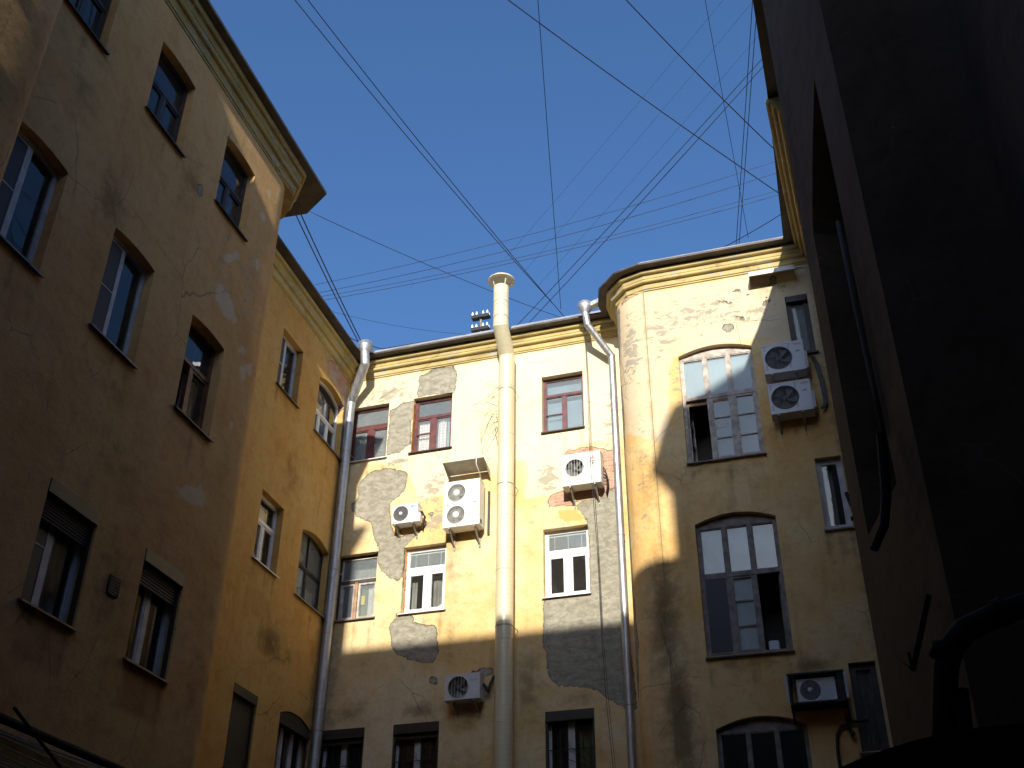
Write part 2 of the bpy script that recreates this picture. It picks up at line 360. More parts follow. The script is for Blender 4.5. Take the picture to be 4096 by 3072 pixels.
BRICK_B= [[(-6.09, 14.59), (-6.05, 14.66), (-5.99, 14.75), (-5.77, 14.69), (-5.68, 14.74), (-5.46, 14.73), (-5.35, 14.74), (-5.24, 14.67), (-5.06, 14.61), (-4.97, 14.54), (-4.88, 14.56), (-4.81, 14.51), (-4.79, 13.58), (-4.96, 13.47), (-5.05, 13.5), (-5.09, 13.4), (-5.13, 13.29), (-5.79, 13.3), (-5.86, 13.19), (-6.46, 13.27), (-6.52, 13.46), (-6.4, 13.58), (-6.23, 13.63), (-6.09, 13.6), (-6.09, 13.85)]]
BRICK_S= [[(21.47, 17.61), (21.75, 17.75), (22.31, 17.8), (22.78, 17.74), (22.74, 17.37), (22.78, 16.82), (22.55, 16.72), (22.57, 17.0), (22.26, 17.11), (21.69, 17.18)]]
CEM_S= [[(22.68, 17.64), (22.9, 17.81), (22.9, 16.63), (22.87, 15.65), (22.62, 15.52), (22.49, 16.65), (22.69, 16.84)]]
ORG_B= [[(-5.96, 14.81), (-5.75, 14.83), (-5.45, 14.83), (-4.98, 14.79), (-4.99, 14.75), (-5.45, 14.78), (-5.73, 14.79), (-5.93, 14.79)], [(-6.25, 13.14), (-5.78, 13.11), (-5.61, 12.81), (-5.96, 12.79), (-6.26, 12.9)], [(-8.63, 16.18), (-8.66, 16.01), (-8.95, 15.84), (-8.82, 15.96)]]
CEM_W= [[(-0.58, 17.66), (-0.43, 17.62), (-0.41, 17.47), (-0.36, 17.41), (-0.41, 17.38), (-0.48, 17.37), (-0.55, 17.31), (-0.65, 17.38), (-0.59, 17.44), (-0.57, 17.56)], [(-0.75, 17.07), (-0.65, 17.05), (-0.69, 17.0), (-0.72, 17.0)], [(-0.78, 16.94), (-0.7, 16.88), (-0.78, 16.8), (-0.84, 16.76), (-0.85, 16.78), (-0.81, 16.85)], [(-0.62, 16.99), (-0.57, 16.98), (-0.52, 16.92), (-0.6, 16.91)], [(-0.41, 16.86), (-0.4, 16.79), (-0.35, 16.76), (-0.36, 16.73), (-0.44, 16.74), (-0.45, 16.82)], [(-0.36, 17.31), (-0.25, 17.31), (-0.27, 17.29), (-0.35, 17.28)], [(-0.32, 17.2), (-0.25, 17.19), (-0.28, 17.12), (-0.33, 17.15)], [(0.04, 17.77), (0.19, 17.78), (0.24, 17.74), (0.17, 17.71), (0.07, 17.68), (0.03, 17.71)], [(-1.78, 16.42), (-1.67, 16.52), (-1.5, 16.45), (-1.54, 16.28), (-1.66, 16.24), (-1.76, 16.33)], [(-1.58, 17.47), (-1.3, 17.43), (-0.97, 17.16), (-1.15, 17.2), (-1.41, 17.39)], [(-1.92, 17.23), (-1.7, 17.23), (-1.44, 17.04), (-1.65, 17.06)], [(-1.45, 16.65), (-1.24, 16.63), (-1.29, 16.49)], [(-1.13, 16.67), (-1.03, 16.69), (-1.07, 16.62)]]
PALE_L= [[(13.54, 13.87), (13.74, 13.95), (14.24, 13.83), (14.4, 13.59), (14.26, 13.39), (13.91, 13.38), (13.58, 13.55)], [(14.64, 15.25), (14.81, 15.34), (14.84, 15.13), (14.68, 15.09)], [(14.4, 14.98), (14.51, 15.03), (14.51, 14.94)], [(14.56, 13.18), (14.9, 13.24), (14.73, 12.99), (14.58, 12.99)], [(14.73, 12.79), (15.18, 13.14), (15.26, 12.85), (15.02, 12.84), (14.87, 12.51)], [(14.63, 12.14), (14.77, 12.16), (14.72, 12.03)], [(14.95, 12.46), (15.08, 12.51), (15.05, 12.41)], [(14.69, 11.57), (14.84, 11.62), (14.79, 11.41), (14.63, 11.38)], [(13.57, 14.52), (14.12, 15.07), (14.12, 14.88), (13.71, 14.42)], [(14.66, 17.09), (14.83, 17.24), (14.82, 17.02), (14.67, 16.94)], [(14.56, 16.48), (14.75, 16.52), (14.75, 16.28), (14.58, 16.26)], [(13.36, 9.66), (14.17, 10.03), (14.41, 9.89), (14.22, 9.66), (13.69, 9.55)]]
TWIGS= [[(-7.96, 17.01), (-7.75, 16.83)], [(-8.13, 16.81), (-7.87, 16.74), (-7.74, 16.72)], [(-8.42, 16.22), (-8.3, 16.37), (-8.04, 16.61), (-7.87, 16.68), (-7.74, 16.68)], [(-8.19, 16.36), (-8.08, 16.53), (-7.87, 16.66)], [(-8.61, 16.36), (-8.52, 16.38), (-8.21, 16.32), (-7.95, 16.25), (-7.73, 16.15)], [(-8.04, 16.17), (-7.94, 16.29), (-7.85, 16.39), (-7.73, 16.52)], [(-8.28, 15.45), (-8.08, 15.83), (-7.97, 16.05), (-7.83, 16.33), (-7.73, 16.43)], [(-8.08, 15.65), (-8.03, 15.87), (-7.93, 16.12)], [(-8.16, 15.93), (-8.0, 15.94), (-7.73, 15.9)], [(-8.4, 15.3), (-8.23, 15.49), (-8.08, 15.65), (-7.86, 15.88), (-7.73, 15.99)], [(-8.09, 15.55), (-7.99, 15.63), (-7.79, 15.76), (-7.72, 15.77)], [(-8.25, 14.81), (-8.22, 15.04), (-8.1, 15.3), (-7.96, 15.56), (-7.76, 15.77)], [(-8.16, 14.76), (-8.06, 15.02), (-7.99, 15.26), (-7.85, 15.47), (-7.79, 15.67)], [(-8.11, 14.82), (-8.12, 15.23)], [(-8.03, 14.69), (-7.91, 15.05), (-7.85, 15.29), (-7.72, 15.58)], [(-7.94, 14.57), (-7.81, 14.92), (-7.75, 15.18), (-7.71, 15.27)], [(-7.87, 15.4), (-7.82, 15.52), (-7.75, 15.75), (-7.73, 15.99)], [(-7.73, 15.04), (-7.76, 15.22), (-7.79, 15.59)], [(-8.22, 15.39), (-8.14, 15.58)]]
CEM_W += [[(-4.95,17.75),(-4.35,17.75),(-4.38,16.9),(-4.55,16.2),(-4.95,16)],
          [(-4.95,15.6),(-4.5,15.6),(-4.42,14.8),(-4.55,13.5),(-4.5,12),(-4.48,10.5),(-4.35,9.2),(-4.55,8.2),(-4.95,8)]]
CEM_L = [[(12.4,15.35),(12.6,15.3),(12.62,15.0),(12.45,15.05)]]

def sdf(polys, S, Z):
    out = np.full(S.shape, -1.0)
    for p in polys:
        p = np.array(p); n = len(p); d = np.full(S.shape, 1e9); ins = np.zeros(S.shape, bool)
        for i in range(n):
            a = p[i]; b = p[(i+1)%n]; e = b-a
            wx = S-a[0]; wz = Z-a[1]; t = np.clip((wx*e[0]+wz*e[1])/(e@e+1e-12),0,1)
            d = np.minimum(d, np.hypot(wx-e[0]*t, wz-e[1]*t))
            c = ((a[1] > Z) != (b[1] > Z)) & (S < (b[0]-a[0])*(Z-a[1])/((b[1]-a[1]) if b[1] != a[1] else 1e-9)+a[0])
            ins ^= c
        out = np.maximum(out, np.where(ins, d, -d))
    return np.clip(out,-1,1)
def blobs(lst, S, Z):
    o = np.zeros(S.shape)
    for u,z,ru,rz,a in lst: o = np.maximum(o, a*np.exp(-((S-u)/ru)**2-((Z-z)/rz)**2))
    return o

def arc_pts(cx, cy, r, a0, a1, n):
    return [(cx+r*math.cos(a0+(a1-a0)*i/n), cy+r*math.sin(a0+(a1-a0)*i/n)) for i in range(n+1)]

def wall(name, parent, mat, path, z0, z1, openings, off, cell=.12, attrs=None, fine=None, reveal=.22):
    """wall skin along a plan path; openings (u0,u1,z0,z1,rise) with u = distance along the path + off"""
    path = [np.array(p,float) for p in path]
    cum = [0.0]
    for a,b in zip(path,path[1:]): cum.append(cum[-1]+float(np.hypot(*(b-a))))
    L = cum[-1]
    ops = [(o[0]-off,o[1]-off,o[2],o[3],o[4] if len(o)>4 else 0) for o in openings]
    sb = set(cum); zb = {z0,z1}
    for o in ops:
        sb |= {o[0],o[1]}; zb |= {o[2],o[3]}
        if o[4]: zb.add(o[3]+o[4])
    def refine(bs, lo):
        bs = sorted(b for b in bs if -1e-6 <= b-bs_min <= bs_max-bs_min+1e-6); out=[bs[0]]
        for b in bs[1:]:
            if b-out[-1] < 1e-4: continue
            k = max(1,int(math.ceil((b-out[-1])/lo))); a = out[-1]
            out += [a+(b-a)*i/k for i in range(1,k+1)]
        return out
    bs_min,bs_max = 0,L; ss = refine(sb,cell)
    bs_min,bs_max = z0,z1; zs = refine(zb,cell)
    nrm = []
    for a,b in zip(path,path[1:]):
        d = (b-a)/np.hypot(*(b-a)); nrm.append(np.array([d[1],-d[0]]))
    def pos(s, z, dep=0.0):
        i = 0
        while i < len(cum)-2 and s > cum[i+1]+1e-9: i += 1
        t = (s-cum[i])/(cum[i+1]-cum[i]); p = path[i]+(path[i+1]-path[i])*t - nrm[i]*dep
        return (p[0],p[1],z)
    V=[];F=[];SZ=[];SM=[]
    idx = {}
    def vid(i,j):
        k=(i,j)
        if k not in idx: idx[k]=len(V); V.append(pos(ss[i],zs[j])); SZ.append((ss[i],zs[j]))
        return idx[k]
    def add(s,z,dep=0.0): V.append(pos(s,z,dep)); SZ.append((s+dep*.7,z+dep*.4)); return len(V)-1
    def inside(s,z):
        for o in ops:
            if o[0] < s < o[1] and o[2] < z < o[3]+o[4]: return True
        return False
    for i in range(len(ss)-1):
        for j in range(len(zs)-1):
            if inside((ss[i]+ss[i+1])/2,(zs[j]+zs[j+1])/2): continue
            F.append((vid(i,j),vid(i+1,j),vid(i+1,j+1),vid(i,j+1))); SM.append(True)
    for o in ops:
        s0,s1,a,b,ri = o; slant = ri > 1
        top = []
        n = 14 if ri else 1
        for k in range(n+1):
            t = k/n; s = s0+(s1-s0)*t
            top.append((s, b+(ri*t**.8 if slant else ri*(1-(2*t-1)**2))))
        if ri:
            zt = b+ri
            for (sa,za),(sc,zc) in zip(top,top[1:]):
                q = [add(sa,za),add(sc,zc),add(sc,zt),add(sa,zt)]
                F.append(tuple(q)); SM.append(False)
        loop = [(s0,a)]+[(s0,b)]+top[1:-1]+([top[-1]] if slant else [(s1,b)])+[(s1,a)]
        loop = loop+[loop[0]]
        for (sa,za),(sc,zc) in zip(loop,loop[1:]):
            F.append((add(sa,za),add(sc,zc),add(sc,zc,reveal),add(sa,za,reveal))); SM.append(False)
    me = bpy.data.meshes.new(name); me.from_pydata(V,[],F); me.polygons.foreach_set('use_smooth',SM)
    me.materials.append(mat)
    S = np.array([q[0] for q in SZ])+off; Z = np.array([q[1] for q in SZ])
    attrs = attrs or {}
    drips = [(ou+rx*(o_[1]-o_[0]),o_[2]-.28-.1*rx,.05+.02*((i*7)%3),.30+.1*((i*5)%3),.55) for i,o_ in enumerate(openings) for ou,rx in ((o_[0],.04),(o_[0],.93),(o_[0],.55))]
    base_d = attrs.get('dirt')
    attrs['dirt'] = (lambda S,Z: np.maximum(base_d(S,Z) if base_d else 0*S, blobs(drips,S,Z))) if drips else base_d
    for an in ('cement','brick','ochre','pale','peel','dirt','panel'):
        v = attrs.get(an)
        if v is None: arr = np.full(S.shape, -1.0 if an in ('cement','brick','ochre','pale') else 0.0)
        else: arr = v(S,Z)
        A = me.attributes.new(an,'FLOAT','POINT'); A.data.foreach_set('value',arr.astype(np.float32))
    uv = me.uv_layers.new(name='UVMap'); li = np.zeros(len(me.loops),dtype=np.int32); me.loops.foreach_get('vertex_index',li)
    uu = np.stack([S[li],Z[li]],1).astype(np.float32).ravel(); uv.data.foreach_set('uv',uu)
    me.update()
    o = bpy.data.objects.new(name,me); COL.objects.link(o); o.parent = parent
    return o

def sweep(name, parent, mat, path, prof, smooth=False, capends=True):
    P = [np.array(p,float) for p in path]; n = len(P)
    D = [(P[i+1]-P[i])/np.hypot(*(P[i+1]-P[i])) for i in range(n-1)]
    N = [np.array([d[1],-d[0]]) for d in D]
    b = MB(); m = len(prof)
    rows = []
    for i in range(n):
        if i == 0: nv = N[0]
        elif i == n-1: nv = N[-1]
        else:
            q = N[i-1]+N[i]; q /= np.hypot(*q); nv = q/max(.35,q@N[i])
        rows.append([(P[i][0]+nv[0]*o, P[i][1]+nv[1]*o, z) for o,z in prof])
    for i in range(n-1):
        for k in range(m-1): b.quad(rows[i][k],rows[i+1][k],rows[i+1][k+1],rows[i][k+1],smooth)
    if capends:
        b.poly(list(reversed(rows[0]))); b.poly(rows[-1])
    return b.build(name, mat, parent)

def torus(o, z, r, a0, a1, n=5):
    return [(o+r*math.cos(R(a0+(a1-a0)*i/n)), z+r*math.sin(R(a0+(a1-a0)*i/n))) for i in range(n+1)]
CORN = [(-.45,17.83),(.03,17.83),(.03,17.865),(.055,17.87),(.08,17.985),(.08,17.992),(.128,17.992)] + torus(.128,18.038,.046,-90,90,6) + \
       [(.135,18.086),(.158,18.09),(.182,18.175),(.182,18.182),(.232,18.182)] + torus(.232,18.226,.044,-90,90,6) + [(.24,18.272),(.25,18.29),(.02,18.30)]
EAVE = [(.0,18.292),(.475,18.302),(.478,18.35),(.455,18.352),(.44,18.36)]

# ------------------------------------------------------------------ windows
def wavy(b, x0, x1, z0, z1, y, amp=.025, per=.12, n=24, top=None):
    ph = random.random()*6
    xs = [x0+(x1-x0)*i/n for i in range(n+1)]
    ys = [y+amp*math.sin(2*math.pi*(x-x0)/per+ph)+amp*.5*math.sin(2*math.pi*(x-x0)/per*.37+ph*2) for x in xs]
    for i in range(n): b.quad((xs[i],ys[i],z0),(xs[i+1],ys[i+1],z0),(xs[i+1],ys[i+1],z1),(xs[i],ys[i],z1),True)

def window(parent, fr, u0, u1, z0, z1, mat, rise=0, dep=.16, bw=.055, transom=None, up=(), lo=(.5,), sash=.045, glaz=None,
           hbars=0, arch='glass', skip=(), film=(), mull=.07, tw=.075, sill='sill', sillov=.05, screen=(), screenbar=True, label=None, sashmat=None, room=1.0, fth=.07):
    gm = glaz or M['glass']
    w = u1-u0; h = z1-z0
    b = MB(); p = MB(); sm = MB(); fm = MB(); sc = MB()
    y0, y1 = dep, dep+fth
    b.box(0,bw,y0,y1,0,h); b.box(w-bw,w,y0,y1,0,h); b.box(bw,w-bw,y0,y1,0,bw)
    tz = h*transom if transom else None
    # head
    if rise and arch == 'glass':
        n = 14; T = [(w*i/n, h+rise*(1-(2*i/n-1)**2)) for i in range(n+1)]
        for (xa,za),(xc,zc) in zip(T,T[1:]):
            b.quad((xa,y0,za-bw),(xc,y0,zc-bw),(xc,y0,zc),(xa,y0,za)); b.quad((xa,y1,za-bw),(xc,y1,zc-bw),(xc,y0,zc-bw),(xa,y0,za-bw))
    else: b.box(bw,w-bw,y0,y1,h-bw,h)
    if rise and arch == 'panel':
        n = 14; T = [(w*i/n, h+rise*(1-(2*i/n-1)**2)) for i in range(n+1)]
        b.poly([(0,y0+.02,h)]+[(w,y0+.02,h)]+[(x,y0+.02,z) for x,z in reversed(T[1:-1])])
    def light(x0,x1,a,c,key,wide=sash,nb=0,topfn=None):
        s2 = sm if sashmat else b
        yy0, yy1 = y0+.012, y1-.004
        if key in skip:
            return
        if wide and not topfn:
            s2.box(x0,x0+wide,yy0,yy1,a,c); s2.box(x1-wide,x1,yy0,yy1,a,c); s2.box(x0+wide,x1-wide,yy0,yy1,a,a+wide); s2.box(x0+wide,x1-wide,yy0,yy1,c-wide,c)
        else: wide = 0
        for k in range(nb):
            zz = a+(c-a)*(k+1)/(nb+1); s2.box(x0+wide,x1-wide,yy0+.008,yy1-.01,zz-.016,zz+.016)
        yp = y0+fth*.6
        if topfn:
            n = 10; pts = [(x0,yp,a),(x1,yp,a)]+[(x1+(x0-x1)*i/n,yp,topfn(x1+(x0-x1)*i/n)) for i in range(n+1)]
            p.poly(pts)
        else: p.quad((x0+wide,yp,a+wide),(x1-wide,yp,a+wide),(x1-wide,yp,c-wide),(x0+wide,yp,c-wide))
        if key in film: fm.quad((x0+wide*.5,yp+.03,a),(x1-wide*.5,yp+.03,a),(x1-wide*.5,yp+.03,c),(x0+wide*.5,yp+.03,c))
        if key in screen:
            sc.quad((x0+.012,y0-.004,a+.012),(x1-.012,y0-.004,a+.012),(x1-.012,y0-.004,c-.012),(x0+.012,y0-.004,c-.012))
            for xx in (x0,x1-.022): b.box(xx,xx+.022,y0-.012,y0,a,c)
            for zz in ((a,c-.022,(a+c)/2-.01) if screenbar else (a,c-.022)): b.box(x0+.022,x1-.022,y0-.012,y0,zz,zz+.022)
    def edges(fr_):
        xs = [bw]
        for f in fr_: xs += [w*f-mull/2, w*f+mull/2]
        xs.append(w-bw); return [(xs[i],xs[i+1]) for i in range(0,len(xs),2)]
    lz1 = (tz-tw/2) if tz else h-bw
    topf = (lambda x: h+rise*(1-(2*x/w-1)**2)-bw) if (rise and arch == 'glass') else None
    if tz:
        b.box(bw,w-bw,y0-.006,y1,tz-tw/2,tz+tw/2)
        for i,(a,c) in enumerate(edges(up)):
            light(a,c,tz+tw/2,h-bw,('u',i),0 if topf else (.022 if not sashmat else sash*.6),0,topf)
        for f in up: b.box(w*f-mull/2,w*f+mull/2,y0,y1,tz+tw/2,topf(w*f) if topf else h-bw)
        topf = None
    for i,(a,c) in enumerate(edges(lo)): light(a,c,bw,lz1,('l',i),sash,hbars,topf)
    for f in lo: b.box(w*f-mull/2,w*f+mull/2,y0+.002,y1+.002,bw,topf(w*f) if topf else lz1)
    o = b.build('window', mat, parent, fr.P(u0,z0), fr.a)
    if label: o['label'] = label
    p.build('pane', gm, o)
    if sashmat and sm.v: sm.build('sash', sashmat, o)
    if fm.v: fm.build('blind', M['film'], o)
    if sc.v: sc.build('insect_screen', M['screen'], o)
    if sill:
        s = MB(); x0,x1 = -sillov, w+sillov
        s.quad((x0,-.075,-.035),(x1,-.075,-.035),(x1,y0+.01,.012),(x0,y0+.01,.012)); s.quad((x0,-.075,-.062),(x1,-.075,-.062),(x1,-.075,-.035),(x0,-.075,-.035))
        s.quad((x0,-.004,-.03),(x1,-.004,-.03),(x1,-.075,-.062),(x0,-.075,-.062))
        for x in (x0,x1): s.poly([(x,-.075,-.062),(x,-.075,-.035),(x,-.004,-.008),(x,-.004,-.03)])
        s.build('sill', M[sill], o)
    if room:
        q = MB(); d0,d1 = y1+.004, y1+room; ht = h+rise; e = .003
        q.quad((e,d1,e),(w-e,d1,e),(w-e,d1,ht),(e,d1,ht)); q.quad((e,d0,e),(e,d1,e),(e,d1,ht),(e,d0,ht)); q.quad((w-e,d1,e),(w-e,d0,e),(w-e,d0,ht),(w-e,d1,ht))
        q.quad((e,d0,ht),(e,d1,ht),(w-e,d1,ht),(w-e,d0,ht)); q.quad((e,d1,e),(e,d0,e),(w-e,d0,e),(w-e,d1,e))
        q.build('interior', M['room'], o)
    return o, w, h

def curtain(o, x0, x1, z0, z1, y, mat='curtain', amp=.025, per=.12, name='curtain'):
    b = MB(); wavy(b,x0,x1,z0,z1,y,amp,per,max(8,int((x1-x0)/.02))); return b.build(name, M[mat], o)
def slat_blind(o, x0, x1, z0, z1, y, n=26):
    b = MB(); t = (z1-z0)/n
    for i in range(n):
        z = z0+i*t; b.quad((x0,y,z),(x1,y,z),(x1,y+.012,z+t*.86),(x0,y+.012,z+t*.86))
    for x in (x0+(x1-x0)*.15,(x0+x1)/2,x0+(x1-x0)*.85): b.box(x-.004,x+.004,y-.003,y+.001,z0-.02,z1)
    b.box(x0,x1,y,y+.03,z1,z1+.04); b.box(x0,x1,y,y+.025,z0-.03,z0-.012)
    return b.build('blind', M['blind'], o)
def shutter(o, w, h, boxh=.19, drop=.0, yb=-.012, mat='shutter', rise=0):
    b = MB(); b.box(.004,w-.004,yb,.15,h-boxh,h-.003)
    if rise:
        n = 14; T = [(w*i/n, h+rise*(1-(2*i/n-1)**2)-.004) for i in range(n+1)]
        b.poly([(.004,.03,h-.003),(w-.004,.03,h-.003)]+[(x,.03,z) for x,z in reversed(T[1:-1])])
    bx = b.build('shutter_box', M[mat], o, bevel=.006)
    for x in (.004,w-.05):
        g = MB(); g.box(x,x+.046,.04,.10,.01,h-boxh); g.build('shutter_rail', M[mat], o)
    if drop:
        s = MB(); n = max(1,int(drop/.045)); t = drop/n
        for i in range(n):
            z1 = h-boxh-i*t; z0 = z1-t
            s.quad((.05,.075,z0),(w-.05,.075,z0),(w-.05,.062,z0+t*.5),(.05,.062,z0+t*.5)); s.quad((.05,.062,z0+t*.5),(w-.05,.062,z0+t*.5),(w-.05,.075,z1),(.05,.075,z1))
        s.build('roller_shutter', M[mat], o)
def grille(o, w, h, y=.10, n=6, fan=True):
    b = MB()
    for i in range(n): 
        x = w*(i+.7)/(n+.4); b.bar((x,y,.02),(x,y,h-.3),.014,.014)
    for z in (.25,h*.55): b.bar((.02,y,z),(w-.02,y,z),.016,.016)
    if fan:
        for a in (20,40,60,75): b.bar((w*.98,y+.012,h*.3),(w*.98-math.cos(R(a))*.9,y+.012,h*.3+math.sin(R(a))*.95),.012,.012)
    b.build('window_grille', M['iron'], o)
def open_sash(o, xh, side, z0, z1, wd, y, ang, mat, nb=2):
    """a casement swung into the room, hinged at xh"""
    b = MB(); p = MB(); a = R(ang); dx = math.cos(a)*side; dy = math.sin(a)
    def pt(t,z,e=0): return (xh+dx*t-dy*e*side, y+dy*t+math.cos(a)*e, z)
    for t in (.03,wd-.03): b.bar(pt(t,z0),pt(t,z1),.06,.045,up=(dx,dy,0))
    zs = [z0+.03,z1-.03]+[z0+(z1-z0)*(k+1)/(nb+1) for k in range(nb)]
    for z in zs: b.bar(pt(.06,z),pt(wd-.06,z),.04,.045)
    p.quad(pt(.06,z0+.05),pt(wd-.06,z0+.05),pt(wd-.06,z1-.05),pt(.06,z1-.05))
    b.build('open_sash', M[mat], o); p.build('pane', M['glass'], o)

def text_mesh(txt, mat, size, parent, loc, name='lettering', shear=0, xs=1.0, align='CENTER', bold=.0):
    cu = bpy.data.curves.new(name,'FONT'); cu.body = txt; cu.size = size; cu.align_x = align; cu.align_y = 'CENTER'; cu.shear = shear; cu.offset = bold
    to = bpy.data.objects.new(name,cu); COL.objects.link(to)
    dg = bpy.context.evaluated_depsgraph_get(); me = bpy.data.meshes.new_from_object(to.evaluated_get(dg))
    COL.objects.unlink(to); bpy.data.objects.remove(to); bpy.data.curves.remove(cu)
    me.materials.clear(); me.materials.append(mat)
    o = bpy.data.objects.new(name,me); COL.objects.link(o); o.parent = parent; o.location = loc; o.rotation_euler = (math.pi/2,0,0); o.scale = (xs,1,1)
    return o
# ------------------------------------------------------------------ 1 near left wing
def Lp(u,d=0): p = FL.P(u,0,d); return (p.x,p.y)
def Sp(u,d=0): p = FS.P(u,0,d); return (p.x,p.y)
TL = math.pi/2+TILT
nx,ny = math.cos(TILT),math.sin(TILT)          # outward normal of the left walls
tx,ty = -math.sin(TILT),math.cos(TILT)          # their running direction
def round_corner(fr, u_end, r, n):
    """path points of the convex end of the near wing: turns from along-the-wall to away from the court"""
    p = fr.P(u_end,0); cx,cy = p.x-nx*r, p.y-ny*r
    pts = []
    for i in range(n+1):
        a = math.pi/2*i/n
        pts.append((cx+(nx*math.cos(a)+tx*math.sin(a))*r, cy+(ny*math.cos(a)+ty*math.sin(a))*r))
    return pts
W1 = empty('plaster_building',(-11,6,0)); W1.matrix_parent_inverse = Matrix()
def root(name,label,loc=(0,0,0)):
    o = empty(name,loc); tag(o,label,'building'); return o
COL.objects.unlink(W1); bpy.data.objects.remove(W1)
W1 = root('plaster_building','near left wing with rounded corner, its dull ochre walls mostly in shade')
rc = round_corner(FL,15.15,.75,12)
rp = rc[-1]; back = (rp[0]-nx*1.3, rp[1]-ny*1.3)
LROWS = ((15.38,17.03),(10.93,12.78),(6.72,8.42)); LCOLS = ((8.33,9.40),(10.64,11.78),(13.02,14.16))
Lop = []
for (a,b_) in LCOLS:
    for (z0,z1) in LROWS:
        Lop.append((a,b_,z0,z1,.05 if z0 > 9 else 0))
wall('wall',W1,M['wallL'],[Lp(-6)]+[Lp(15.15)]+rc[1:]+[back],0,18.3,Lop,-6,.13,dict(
    cement=lambda S,Z:sdf(CEM_L,S,Z), pale=lambda S,Z:sdf(PALE_L,S,Z),
    dirt=lambda S,Z:blobs([(12.4,7.5,.55,.9,.55),(10.4,13.1,.35,.5,.75),(12.2,15.1,.3,.6,.5),(9.0,5.5,2.5,.6,.5),(11.5,10.4,.7,.25,.5),(12.1,9.3,.5,.5,.4),(9.2,14.3,.3,.3,.6),(15.1,6.5,.5,2,.35)],S,Z),
    panel=lambda S,Z:((S>10.66)&(S<11.76)&(Z>6.06)&(Z<6.68)|(S>13.02)&(S<14.15)&(Z>6.0)&(Z<6.68)).astype(float),
    peel=lambda S,Z:blobs([(14.6,14.5,.6,2.6,.42),(13.8,14.3,.5,.8,.4)],S,Z)))
# cornice runs round the end in two facets
cpath = [Lp(-6),(-10.11,15.70),(-10.60,16.24),(-10.86,16.36),(-12.0,16.3)]
CORNL = [(o*.84,17.83+(z-17.83)*1.5) for o,z in CORN]
sweep('cornice',W1,M['cornice_shade'],cpath,CORNL)
eo = [Lp(-6,.36),(-9.78,16.56),(-10.50,17.02),(-10.95,16.99),(-12.0,16.9)]; ei = [Lp(-6,.05),(-10.3,15.7),(-10.7,16.1),(-10.95,16.2),(-12.0,16.2)]
e = MB()
for i in range(4):
    e.quad((*eo[i],18.53),(*ei[i],18.52),(*ei[i+1],18.52),(*eo[i+1],18.53)); e.quad((*eo[i],18.53),(*eo[i+1],18.53),(*eo[i+1],18.60),(*eo[i],18.60)); e.quad((*eo[i],18.60),(*eo[i+1],18.60),(*ei[i+1],18.9),(*ei[i],18.9))
e.build('eave',M['eave'],W1)
# deeper block near the viewer
BR = FL
def Lb(u,d): return Lp(u,d)
W1b = root('plaster_building','projecting plaster block with narrow rounded edge, at the top left corner of the yard')
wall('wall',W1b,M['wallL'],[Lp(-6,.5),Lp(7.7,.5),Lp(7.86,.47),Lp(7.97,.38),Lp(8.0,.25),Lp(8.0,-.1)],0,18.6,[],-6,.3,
     dict(dirt=lambda S,Z:blobs([(6.5,12,1.5,3,.35)],S,Z)))
# windows of the near wing
def Lwin(ci,ri,**k):
    u0,u1 = LCOLS[ci]; z0,z1 = LROWS[ri]
    return window(W1,FL,u0,u1,z0,z1,rise=(.05 if ri < 2 else 0),**k)
Lwin(0,0,mat=M['dkbrown'],transom=.58,lo=(.5,),sill='sillbrown',label='dark brown window cut by the top of the picture')
o,w,h = Lwin(1,0,mat=M['dkbrown'],transom=.56,lo=(.5,),sill='sillbrown'); curtain(o,.05,.5,.1,h*.5,.42,'curtaingrey')
o,w,h = Lwin(2,0,mat=M['dkbrown'],transom=.54,lo=(.5,),sill='sillbrown'); curtain(o,.6,w-.06,.1,h*.5,.42,'curtaingrey')
Lwin(0,1,mat=M['offwhite'],lo=(.42,),sill='sill',bw=.07,mull=.1,screen=(('l',0),))
Lwin(1,1,mat=M['offwhite'],lo=(.46,),sill='sill',bw=.06,mull=.08,screen=(('l',0),))
o,w,h = Lwin(2,1,mat=M['redwood'],transom=.62,lo=(.46,),sill='sillbrown',skip=(('l',0),),dep=.18,bw=.05,mull=.09,label='varnished red brown wooden window with its left half open')
open_sash(o,.06,1,.08,h*.6,.42,.24,82,'redwood',0); curtain(o,.56,w-.08,.12,h*.58,.36,'curtain',.01); curtain(o,.08,w-.08,h*.66,h-.07,.36,'curtaingrey',.008)
o,w,h = Lwin(1,2,mat=M['offwhite'],lo=(.4,),sill='sillred',bw=.055,mull=.1,screen=(('l',0),)); shutter(o,w,h,.2,.36); curtain(o,.46,w-.08,.08,h-.4,.34,'curtain',.02)
o,w,h = Lwin(2,2,mat=M['offwhite'],lo=(.46,),sill='sillred',bw=.055,mull=.09); shutter(o,w,h,.2,.34); curtain(o,.55,.82,.08,h-.4,.34,'curtain',.02,.09); curtain(o,.84,w-.07,.08,h-.4,.36,'curtaingrey',.02,.09)
v = MB()
v.box(0,.25,-.02,.02,0,.27)
for i in range(5): v.bar((.02,-.03,.04+.045*i),(.23,-.03,.06+.045*i),.012,.03)
for a in (0,.235): v.box(a,a+.015,-.035,0,0,.27)
v.box(0,.25,-.035,0,.255,.27); v.box(0,.25,-.035,0,0,.015)
tag(v.build('vent_grille',M['vent'],None,FL.P(12.28,7.42),FL.a),'small rusty vent grille in the shaded ochre wall between two shuttered windows','vent')

